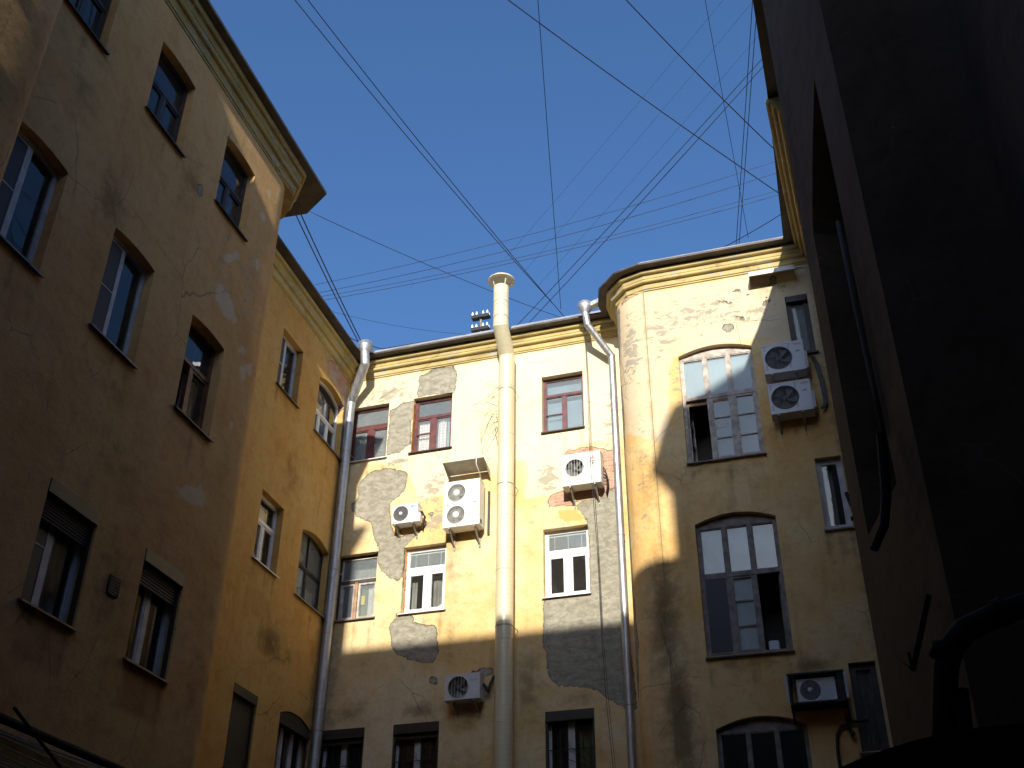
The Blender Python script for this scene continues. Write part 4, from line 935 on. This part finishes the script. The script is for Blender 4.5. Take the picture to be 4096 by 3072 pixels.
# pair on the stair bay
for (z0,x0,lb) in ((14.71,-.96,'upper of two stacked white air conditioners beside the arched stair window'),(13.69,-.945,'lower of two stacked white air conditioners beside the arched stair window')):
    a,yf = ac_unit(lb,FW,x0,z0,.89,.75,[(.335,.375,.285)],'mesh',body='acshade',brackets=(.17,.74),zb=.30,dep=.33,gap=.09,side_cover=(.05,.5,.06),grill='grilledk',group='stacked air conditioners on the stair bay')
    q = MB(); q.box(.675,.85,yf-.006,yf,.04,.58); q.build('front_panel',M['acshade'],a,bevel=.004)
    q = MB()
    for k in range(4):
        for x in (.055,.57):
            for zz in (.09,.6): q.box(x-.02,x+.025,yf-.004,yf,zz+.035*k-.004,zz+.035*k+.002)
    q.build('louvre',M['black'],a)
    text_mesh('TOSOT',M['red'],.045,a,(.765,yf-.008,.66),xs=1.15,bold=.001)
    q = MB(); q.bar((.72,yf-.008,.475),(.80,yf-.008,.49),.02,.012); q.build('emblem',M['black'],a)
# caged unit low on the bay
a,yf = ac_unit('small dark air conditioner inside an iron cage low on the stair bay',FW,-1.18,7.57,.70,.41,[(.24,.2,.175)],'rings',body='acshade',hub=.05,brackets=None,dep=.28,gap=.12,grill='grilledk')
q = MB(); q.box(-.15,.88,-.52,-.02,.47,.50); q.box(-.12,.86,-.5,-.02,-.07,-.04); 
for x in (-.13,.86): q.bar((x,-.5,-.05),(x,-.5,.48),.03,.03); q.bar((x,-.03,-.3),(x,-.45,-.06),.03,.03); q.box(x-.015,x+.015,-.03,0,-.32,.5)
q.box(-.05,-.03,-.5,-.48,-.05,.48); q.box(.74,.84,-.49,-.47,-.05,.48)
q.build('cage',M['iron'],a)
q = MB()
for x in (-.17,.89): q.bar((x,-.515,-.02),(x,-.515,.45),.05,.012)
q.build('cage_side_strip',M['offwhite'],a)

# ------------------------------------------------------------------ canopies, ducts and pipes on the walls
# canopy over the tall unit
c = MB()
def cb(u,z,d): return (u-(-9.0),-d,z-14.1)
A_,B_,C_,D_ = cb(-9.03,14.46,.03),cb(-7.98,14.46,.03),cb(-7.93,14.50,.66),cb(-9.0,14.50,.66)
for dz in (0,.012): c.quad((A_[0],A_[1],A_[2]+dz+.0),(B_[0],B_[1],B_[2]+dz),(C_[0],C_[1],C_[2]+dz),(D_[0],D_[1],D_[2]+dz))
c.quad(D_,C_,(C_[0],C_[1],C_[2]+.012),(D_[0],D_[1],D_[2]+.012))
o = empty('tin_canopy',FB.P(-9.0,14.1)); tag(o,'grey tin canopy fixed to the wall above the tall double-fan air conditioner','canopy')
c.build('roof_sheet',M['tin'],o)
for (T0,T1,uu) in ((A_,D_,-9.03),(B_,C_,-7.96)):
    s_ = MB(); lo = cb(uu,14.18 if uu > -8.5 else 14.25,.03); s_.poly([T0,T1,lo]); s_.poly([(p[0]+.006,p[1],p[2]) for p in (lo,T1,T0)]); s_.build('side_plate',M['tin'],o)
s_ = MB(); s_.tube([cb(-8.11,14.5,.68),cb(-8.12,14.35,.66),cb(-8.1,14.2,.45),cb(-8.13,14.05,.2)],.012,6); s_.build('cable',M['white'],o)
# white canopy under the bay cornice
o = empty('tin_canopy',FW.P(-1.02,17.4),FW.a); tag(o,'white sheet canopy under the cornice of the stair bay','canopy')
c = MB(); 
c.quad((0,-.35,.18),(1.03,-.35,.18),(1.03,-.01,.30),(0,-.01,.30)); c.quad((0,-.35,.195),(0,-.01,.315),(1.03,-.01,.315),(1.03,-.35,.195)); c.quad((0,-.35,.18),(0,-.35,.195),(1.03,-.35,.195),(1.03,-.35,.18)); c.quad((0,-.35,.08),(1.03,-.35,.08),(1.03,-.35,.18),(0,-.35,.18))
c.build('roof_sheet',M['tinwhite'],o)
for x in (0,1.03):
    s_ = MB(); s_.poly([(x,-.35,.08),(x,-.35,.19),(x,-.01,.31),(x,-.01,-.06)]); s_.build('side_plate',M['tinwhite'],o)

# cream ventilation duct
du = empty('ventilation_duct',(-7.47,22.65,4.5)); tag(du,'thick cream ventilation duct with a round cap, rising past the back eave','duct')
def rel(p): return (p[0]+7.47,p[1]-22.65,p[2]-4.5)
d_ = MB(); d_.tube([rel((-7.46,22.65,2.0)),rel((-7.46,22.65,17.58)),rel((-7.46,22.13,18.16)),rel((-7.46,22.13,19.42))],.205,40,cap=False,split=True); d_.build('pipe',M['duct'],du)
d_ = MB()
for z in (4.6,6.3,8.1,9.95,11.6,13.5,15.2,16.6): d_.lathe([(.209,-.012),(.216,0),(.209,.012)],rel((-7.46,22.65,z)),36)
for z in (18.2,18.42,18.9): d_.lathe([(.208,-.008),(.213,0),(.208,.008)],rel((-7.46,22.13,z)),36)
d_.build('seam_ring',M['duct'],du)
d_ = MB()
for z in (6.3,9.95,13.5,16.2):
    d_.lathe([(.207,-.014),(.213,0),(.207,.014)],rel((-7.46,22.65,z+.3)),36)
    for sx_ in (-1,1): d_.bar(rel((-7.46+sx_*.212,22.68,z+.3)),rel((-7.46+sx_*.212,23.0,z+.3)),.014,.014)
d_.build('wall_clamp',M['bracket'],du)
d_ = MB(); d_.lathe([(.36,-.01),(.352,.03),(.2,.09),(.0001,.12)],rel((-7.46,22.13,19.63)),36); d_.lathe([(.0001,.0),(.36,-.01)],rel((-7.46,22.13,19.63)),36)
cp = d_.build('cap',M['duct'],du)
d_ = MB()
for k in range(4):
    an = R(45+90*k); d_.bar(rel((-7.46+.19*math.cos(an),22.13+.19*math.sin(an),19.38)),rel((-7.46+.27*math.cos(an),22.13+.27*math.sin(an),19.64)),.03,.008)
d_.build('strut',M['duct'],cp)

def downpipe(label, pts, r, funnel, mat, rings, outlet=None, group='zinc downpipes'):
    base = Vector((pts[0][0],pts[0][1],2.0)); o = empty('downpipe',base); tag(o,label,'downpipe',group)
    L_ = [Vector(p)-base for p in pts]
    b = MB(); b.tube(L_,r,24,cap=False,split=True); b.build('pipe',mat,o)
    for z,rr in rings:
        g = MB()
        # ring round the straight lower part
        t = (z-pts[0][2])/(pts[1][2]-pts[0][2]); p = Vector(pts[0]).lerp(Vector(pts[1]),t)-base
        g.lathe([(rr,-.03),(rr+.008,-.022),(rr+.003,-.012),(rr+.008,0),(rr,.012)],p,26); g.build('joint',mat,o)
    for i in (1,2):
        k = MB(); a,c = L_[i],L_[i+1]; dd = (c-a).normalized()
        for t in ((.09,.16) if i == 1 else (.5,)):
            q = a+dd*((c-a).length*t if i == 2 else t*2.2); k.tube([q-dd*.012,q+dd*.012],r+.006,24,cap=False)
        k.build('elbow_band',mat,o)
    f = MB(); top = L_[-1]
    f.lathe([(r,-.02),(r+.006,.0),(funnel,.13),(funnel+.004,.28),(funnel-.008,.28),(funnel-.012,.13),(r-.005,.02)],top,28)
    f.build('funnel',mat,o)
    k = MB()
    for z in (4.5,8.3,12.2,15.5):
        t = (z-pts[0][2])/(pts[1][2]-pts[0][2]); p = Vector(pts[0]).lerp(Vector(pts[1]),t)-base
        k.tube([p+Vector((0,0,-.015)),p+Vector((0,0,.015))],r+.007,20,cap=False); k.bar(p+Vector((r*.5,r*.8,0)),p+Vector((r*.5,.32,0)),.02,.02)
    k.build('clamp',M['bracket'],o)
    if outlet:
        q = MB(); q.bar(Vector(outlet[0])-base,Vector(outlet[1])-base,.18,.12); q.build('gutter_outlet',mat,o)
    return o
downpipe('wide zinc downpipe with funnel in the inner corner of the left and back walls',[(-11.96,22.74,1.0),(-11.90,22.78,17.05),(-11.34,22.30,17.86),(-11.37,22.28,18.24)],.122,.20,M['pipe'],[(z,.122) for z in (3,4.9,6.9,8.8,10.6,12.0,13.9,15.6)],((-11.37,22.45,18.42),(-11.37,22.9,18.5)))
downpipe('slimmer bright zinc downpipe beside the rounded stair bay',[(-4.74,22.8,1.0),(-4.72,22.8,17.12),(-5.20,22.32,17.86),(-5.24,22.28,18.22)],.088,.19,M['pipe2'],[(z,.088) for z in (3.1,5,6.9,8.4,10.3,12.2,14.0,15.9)],((-5.1,22.3,18.42),(-4.75,22.25,18.5)))
# brown pipe by the tall unit
b = MB(); b.box(-.025,.025,-.05,0,0,1.16); tag(b.build('cable_trunking',M['shutter'],None,FB.P(-7.99,12.72),0),'thin brown cable trunking right of the tall double-fan air conditioner','cable duct')
# twin hoses of the stacked units
h_ = MB()
for k in range(4):
    h_.tube([(-.02,-.2,.0),(.06+.02*k,-.17,-.02),(.13+.022*k,-.1,-.2),(.16+.024*k,-.07,-.55),(.18+.022*k,-.07,-1.0),(.17+.02*k,-.08,-1.2),(.1+.01*k,-.12,-1.32)],.017,8)
tag(h_.build('refrigerant_hose',M['hose'],None,FW.P(0.0,15.16),FW.a),'bundle of grey hoses looping down beside the two stacked air conditioners','hose')
h_ = MB(); h_.tube([(0,-.08,-1.6),(0,-.08,-.6),(.03,-.08,-.35),(.12,-.08,-.2),(.28,-.08,-.14),(.5,-.08,-.12),(.62,-.06,-.12)],.03,8)
h_.tube([(.24,-.1,.0),(.25,-.1,-.2),(.29,-.1,-.3)],.025,8); h_.tube([(.29,-.1,-.3),(.32,-.1,-.38)],.045,8)
tag(h_.build('drain_hose',M['hosedk'],None,FW.P(-.62,7.35),FW.a),'dark hose bending under the caged air conditioner','hose')
# hanging cable in front of the back wall
cab = MB()
CB = [(-5.31,17.93),(-5.29,16.55),(-5.29,14.41),(-5.28,13.79),(-5.25,13.0),(-5.2,11.83),(-5.18,9.77),(-5.13,8.25),(-5.05,7.03),(-5.0,5.0)]
cab.tube([(x,22.42,z) for x,z in [(-5.33,18.3)]+CB],.0065,6); cab.tube([(x+.03+.015*math.sin(z),22.44,z) for x,z in [(-5.33,18.3)]+CB],.0045,6)
tag(cab.build('hanging_cable',M['wire']),'double black cable hanging from the eave down across the air conditioner with the diamond mark','cable')
# dry twigs
tw = MB()
for i,t in enumerate(TWIGS):
    n = len(t); pts = [(u,22.78-.12*math.sin(j*1.3+i),z) for j,(u,z) in enumerate(t)]
    tw.tube(pts,[.0025+.004*j/(n-1) for j in range(n)],5)
for (x,z) in ((-8.37,16.36),(-8.0,15.93)): tw.tube([(x,22.79,z),(x+.05,22.76,z-.06)],.005,5)
for i in range(7): 
    z = 15.3+.25*i; tw.tube([(-7.74,22.8,z),(-7.6,22.88,z-.25),(-7.5,22.93,z-.7)],.006,5)
tag(tw.build('dry_shrub',M['twig']),'bare dry twigs growing out from behind the cream duct','shrub')

# ------------------------------------------------------------------ roof things
rk = empty('insulator_rack',(-8.87,24.5,18.9)); tag(rk,'roof mast with two dark crossarms carrying white porcelain insulators','insulator rack')
b = MB(); b.tube([(0,0,0),(0,0,1.55)],.033,10); b.build('mast',M['bracket'],rk)
for zz in (1.06,1.50):
    b = MB(); b.box(-.27,.27,-.09,.09,zz-.05,zz+.02); b.box(-.27,.27,-.10,-.085,zz-.06,zz+.035); ca_ = b.build('crossarm',M['iron'],rk)
    for x in (-.235,-.11,.09,.215):
        for y in (-.07,.08):
            q = MB(); q.lathe([(.012,-.005),(.012,.03),(.034,.035),(.036,.07),(.026,.10),(.018,.115),(.022,.13),(.014,.145),(.0001,.15)],(x,y,zz+.02),12); q.build('insulator',M['porcelain'],ca_)
rl = empty('roof_railing',(-8,23.35,18.6)); tag(rl,'low thin iron railing along the edge of the back roof','railing')
b = MB(); b.tube([(-3.38,0,.44),(.0,0,.40),(4.2,0,.40)],.015,6); b.tube([(-3.38,0,.44),(-3.95,-.25,.60),(-4.6,-1.3,.66),(-4.7,-2.6,.66)],.012,6); b.build('rail',M['iron'],rl)
for i in range(26):
    x = -3.38+.31*i; b = MB(); b.bar((x,0,.05),(x,0,.42),.012,.012); b.build('post',M['iron'],rl)
for (x,y) in ((-3.95,-.25),(-4.6,-1.3),(-4.7,-2.6)):
    b = MB(); b.bar((x,y,.05),(x,y,.62),.012,.012); b.build('post',M['iron'],rl)

# ------------------------------------------------------------------ overhead wires
def wire(label, a, b_, r, sag=.25, group='wires across the sky', ext=0.0, n=18, kind='overhead_wire'):
    a = Vector(a); b_ = Vector(b_); b_ = b_+(b_-a)*ext
    pts = []
    for i in range(n+1):
        t = i/n; p = a.lerp(b_,t); p.z -= sag*4*t*(1-t); pts.append(p)
    m = MB(); m.tube([p-a for p in pts],r,5); o = m.build(kind,M['wire'],None,a); tag(o,label,'wire',group); return o
wire('left strand of the long double wire crossing the sky left of centre',(-6.42,23.42,19.6),(-9.45,14.0,22.0),.011,.35,ext=.6)
wire('right strand of the long double wire crossing the sky left of centre',(-6.26,24.22,19.6),(-9.18,14.08,22.0),.011,.35,ext=.6)
wire('topmost of four thin wires slanting low across the sky',(-12.12,20.51,19.4),(.35,20.06,20.0),.006,.25,'four thin wires low across the sky')
wire('second from the top of four thin wires slanting low across the sky',(-12.15,20.86,19.4),(.35,20.46,20.0),.007,.25,'four thin wires low across the sky')
wire('third of four thin wires slanting low across the sky, close above the lowest',(-12.21,21.03,19.4),(.35,21.09,20.0),.006,.25,'four thin wires low across the sky')
wire('lowest of four thin wires slanting low across the sky',(-12.23,21.2,19.4),(.35,21.27,20.0),.007,.22,'four thin wires low across the sky')
wire('single near vertical wire rising from the back roof up the middle of the sky',(-6.48,24.55,20.2),(-4.47,15.56,22.0),.009,.1,ext=.5)
wire('long slack wire from the top middle down to the right wing, the lower of two',(.1,21.6,20.1),(-4.82,15.04,21.5),.013,.2,ext=.6)
wire('thick wire from the top edge down to the right wing, the upper of two',(.1,20.3,20.4),(-2.44,15.79,21.5),.013,.18,ext=.6)
wire('steep thin single wire near the right wing, leaning left',(-.97,22.6,19.9),(-.92,16.68,22.0),.007,.05,ext=.5)
wire('left strand of the steep double wire beside the right wing',(-1.32,22.94,20.0),(.08,16.99,22.0),.009,.05,ext=.4)
wire('right strand of the steep double wire beside the right wing',(-1.23,22.87,20.0),(.18,17.03,22.0),.009,.05,ext=.4)
wire('upper strand of the double wire rising from the back roof to the right wing',(-7.79,24.26,19.6),(.25,20.18,23.8),.011,.1,ext=.25)
wire('lower strand of the double wire rising from the back roof to the right wing',(-7.44,24.25,19.6),(.24,20.44,23.8),.011,.1,ext=.25)
wire('short wire from the bay roof to the right wing eave',(-1.58,22.41,19.6),(.05,21.02,19.2),.010,.03)
wire('thin wire from the near left eave corner down to the back roof',(-6.3,24.4,19.7),(-10.72,17.4,19.0),.008,.12)
wire('left strand of the thick double cable from the near eave to the corner downpipe',(-11.82,22.89,18.9),(-10.87,16.6,18.9),.015,.06,'thick double cable at the left eave')
wire('right strand of the thick double cable from the near eave to the corner downpipe',(-11.74,22.91,18.9),(-10.74,16.6,18.9),.016,.06,'thick double cable at the left eave')
wire('faint sagging wire just above the back roof on the left',(-9.2,25.2,20.3),(-12.3,21.46,19.3),.005,.15)
for k,(p,q,lb) in enumerate((((-7.63,22.87,21),(-1.64,18.64,23),'uppermost of three faint parallel wires behind the double wire'),((-7.32,23.62,21),(-.23,18.14,23),'middle of three faint parallel wires behind the double wire'),((-7.13,24.36,21),(.12,18.83,23),'lowest of three faint parallel wires behind the double wire'))):
    wire(lb,p,q,.003,.1,'three faint parallel wires',ext=.3)

# ------------------------------------------------------------------ dark things on the right
def AE(az,el,Y):
    return Vector((math.tan(R(az))*Y, Y, 1.6+Y*math.tan(R(el))/math.cos(R(az))))
b = MB(); P = [(2.3,8.0,4.75),(1.5,8.0,4.5),(.95,8.0,4.36),(.74,8.0,4.28),(.63,8.0,4.17),(.56,8.0,4.02),(.47,8.0,3.6),(.44,8.0,3.35)]
b.tube(P,.085,18); 
pp = empty('drain_pipe',(1.0,8.0,3.4)); tag(pp,'thick black bent pipe at the lower right corner','pipe')
b.v = [(x-1.0,y-8.0,z-3.4) for x,y,z in b.v]; b.build('pipe',M['blackpipe'],pp)
b = MB(); b.tube([(-.425,0,.70),(-.405,0,.78)],.105,18); b.build('collar',M['blackpipe'],pp)
b = MB(); b.tube([(-.03,0,.97),(.03,0,.99)],.10,18); b.build('collar',M['blackpipe'],pp)
b = MB(); b.tube([(-.36,.1,.5),(-.40,.1,.1),(-.36,.1,-.3)],.05,10); b.build('branch_pipe',M['blackpipe'],pp)
cn = empty('entrance_canopy',(.75,7.6,3.0)); tag(cn,'black curved entrance canopy at the bottom right','canopy')
b = MB(); n = 18; rows = []
for yy in (-.7,.7):
    row = []
    for i in range(n+1):
        t = -1+2*i/n; row.append((t*1.55,yy,.46*(1-t*t)-.12))
    rows.append(row)
for i in range(n):
    b.quad(rows[0][i],rows[0][i+1],rows[1][i+1],rows[1][i]); b.quad(*[(p[0],p[1],p[2]-.03) for p in (rows[1][i],rows[1][i+1],rows[0][i+1],rows[0][i])])
    for k in (0,1): b.quad(rows[k][i],rows[k][i+1],(rows[k][i+1][0],rows[k][i+1][1],rows[k][i+1][2]-.03),(rows[k][i][0],rows[k][i][1],rows[k][i][2]-.03))
b.build('curved_roof',M['canopyblk'],cn)
for yy in (-.69,.0,.69):
    b = MB(); b.poly([(rows[0][i][0],yy,rows[0][i][2]-.031) for i in range(n+1)]); b.poly([(rows[0][i][0],yy+.02,rows[0][i][2]-.031) for i in reversed(range(n+1))]); b.build('end_panel',M['canopyblk'],cn)
b = MB(); b.tube([AE(3.17,38.9,11.6),AE(3.2,34.8,11.6),AE(3.28,31.3,11.6),AE(3.33,28.2,11.6)],.028,8); tag(b.build('cable_conduit',M['conduit']),'thin grey conduit running down beside the dark niche of the right wing','conduit')
b = MB(); p0,p1,p2 = AE(3.2,28.2,11.4),AE(2.85,25.2,11.4),AE(1.7,22.7,11.4)
b.tube([p0,p1,AE(2.45,23.8,11.4),p2],[.055,.055,.05,.045],8,smooth=False); tag(b.build('wall_duct',M['canopyblk']),'black crooked trunking on the right wing below the grey conduit','duct')
b = MB(); b.bar(AE(3.95,20.2,11.1),AE(2.5,16.9,11.1),.075,.05); b.bar(AE(2.45,17.7,11.1),AE(2.5,16.9,11.1),.03,.03); tag(b.build('wall_plank',M['canopyblk']),'dark slanting plank fixed to the right wing above the black pipe','plank')
b = MB(); b.tube([AE(1.38,25.2,14.0),AE(1.40,24.3,14.0),AE(1.5,22.55,14.0),AE(1.66,17.9,13.0),AE(1.68,14.7,13.0)],.014,6); b.tube([AE(1.65,18.0,12.9),AE(1.9,17.5,12.4),AE(2.4,17.0,11.5)],.008,5); tag(b.build('wall_cable',M['canopyblk']),'black cable running down the corner between stair bay and right wing','cable')
fl = empty('floodlight',AE(1.0,24.9,15.5)); tag(fl,'small dark floodlight on a bracket near the narrow white window','lamp')
b = MB(); b.bar((-.05,0,.22),(.03,0,-.2),.05,.12); b.bar((-.05,-.02,-.2),(.09,-.02,-.19),.1,.03); b.build('housing',M['iron'],fl)
b = MB(); b.tube([(.03,0,-.15),(.08,0,.05),(.10,.0,.1)],.014,6); b.build('bracket',M['iron'],fl)
# cables and ledge pipe at the lower left
def Ld(u,z,d): return FL.P(u,z,d)
b = MB(); b.tube([Ld(7.5,5.27,.12),Ld(10.8,5.22,.12),Ld(13.3,5.2,.12),Ld(14.6,5.18,.12)],.055,10); tag(b.build('wall_pipe',M['canopyblk']),'dark pipe running along the foot of the left wall in the bottom left corner','pipe')
b = MB()
for k in range(9):
    z = 5.12-.035*k; b.tube([Ld(8+1.0*i,z-.05*math.sin(i*.7+k)-.03*k*math.sin(math.pi*i/7),.16+.02*k) for i in range(8)],.009,5)
tag(b.build('cable_bundle',M['hose']),'bundle of sagging cables below the dark pipe in the bottom left corner','cable')
b = MB(); b.bar(Ld(10.65,5.32,.3),Ld(11.9,4.72,.4),.03,.03); tag(b.build('wall_strut',M['canopyblk']),'dark slanting strut crossing the cables in the bottom left corner','strut')

# ------------------------------------------------------------------ camera, sky, sun
cam = bpy.data.cameras.new('camera'); co = bpy.data.objects.new('camera',cam); COL.objects.link(co)
pitch,roll,az = R(32.36844),R(.36114),R(17.896)
r_ = Vector((1,0,0)); f_ = Vector((0,math.cos(pitch),math.sin(pitch))); u_ = Vector((0,-math.sin(pitch),math.cos(pitch)))
r2 = r_*math.cos(roll)+u_*math.sin(roll); u2 = -r_*math.sin(roll)+u_*math.cos(roll)
Zr = Matrix.Rotation(az,3,'Z'); r2,u2,f_ = Zr@r2,Zr@u2,Zr@f_
co.matrix_world = Matrix(((r2.x,u2.x,-f_.x,0),(r2.y,u2.y,-f_.y,0),(r2.z,u2.z,-f_.z,1.6),(0,0,0,1)))
cam.sensor_width = 36; cam.lens = 38.7727; cam.clip_end = 500; cam.clip_start = .05
SC.camera = co
SUN_T = Vector((-.194,1.0,-.39)).normalized()
elev = math.asin(-SUN_T.z)
sun = bpy.data.lights.new('sun','SUN'); sun.energy = 3.35; sun.angle = R(.53); sun.color = (1.0,.94,.83)
so = bpy.data.objects.new('sun',sun); COL.objects.link(so); so.rotation_euler = SUN_T.to_track_quat('-Z','Y').to_euler(); so.location = (6,-40,40)
wd = bpy.data.worlds.new('World'); SC.world = wd; wd.use_nodes = True
nt = wd.node_tree; nt.nodes.clear()
sk = nt.nodes.new('ShaderNodeTexSky'); sk.sky_type = 'NISHITA'; sk.sun_disc = False; sk.sun_elevation = elev; sk.sun_rotation = math.pi-math.atan(.194)
sk.altitude = 0; sk.air_density = 1.15; sk.dust_density = 3.0; sk.ozone_density = 8.0
bg = nt.nodes.new('ShaderNodeBackground'); bg.inputs['Strength'].default_value = .098
ow = nt.nodes.new('ShaderNodeOutputWorld'); nt.links.new(sk.outputs[0],bg.inputs[0]); nt.links.new(bg.outputs[0],ow.inputs[0])
vs = SC.view_settings; vs.view_transform = 'Standard'; vs.look = 'None'; vs.exposure = 1.0; vs.gamma = 1
SC.cycles.max_bounces = 10; SC.cycles.diffuse_bounces = 5; SC.cycles.adaptive_threshold = .02; SC.cycles.glossy_bounces = 4; SC.cycles.transparent_max_bounces = 12
SC.cycles.use_denoising = True
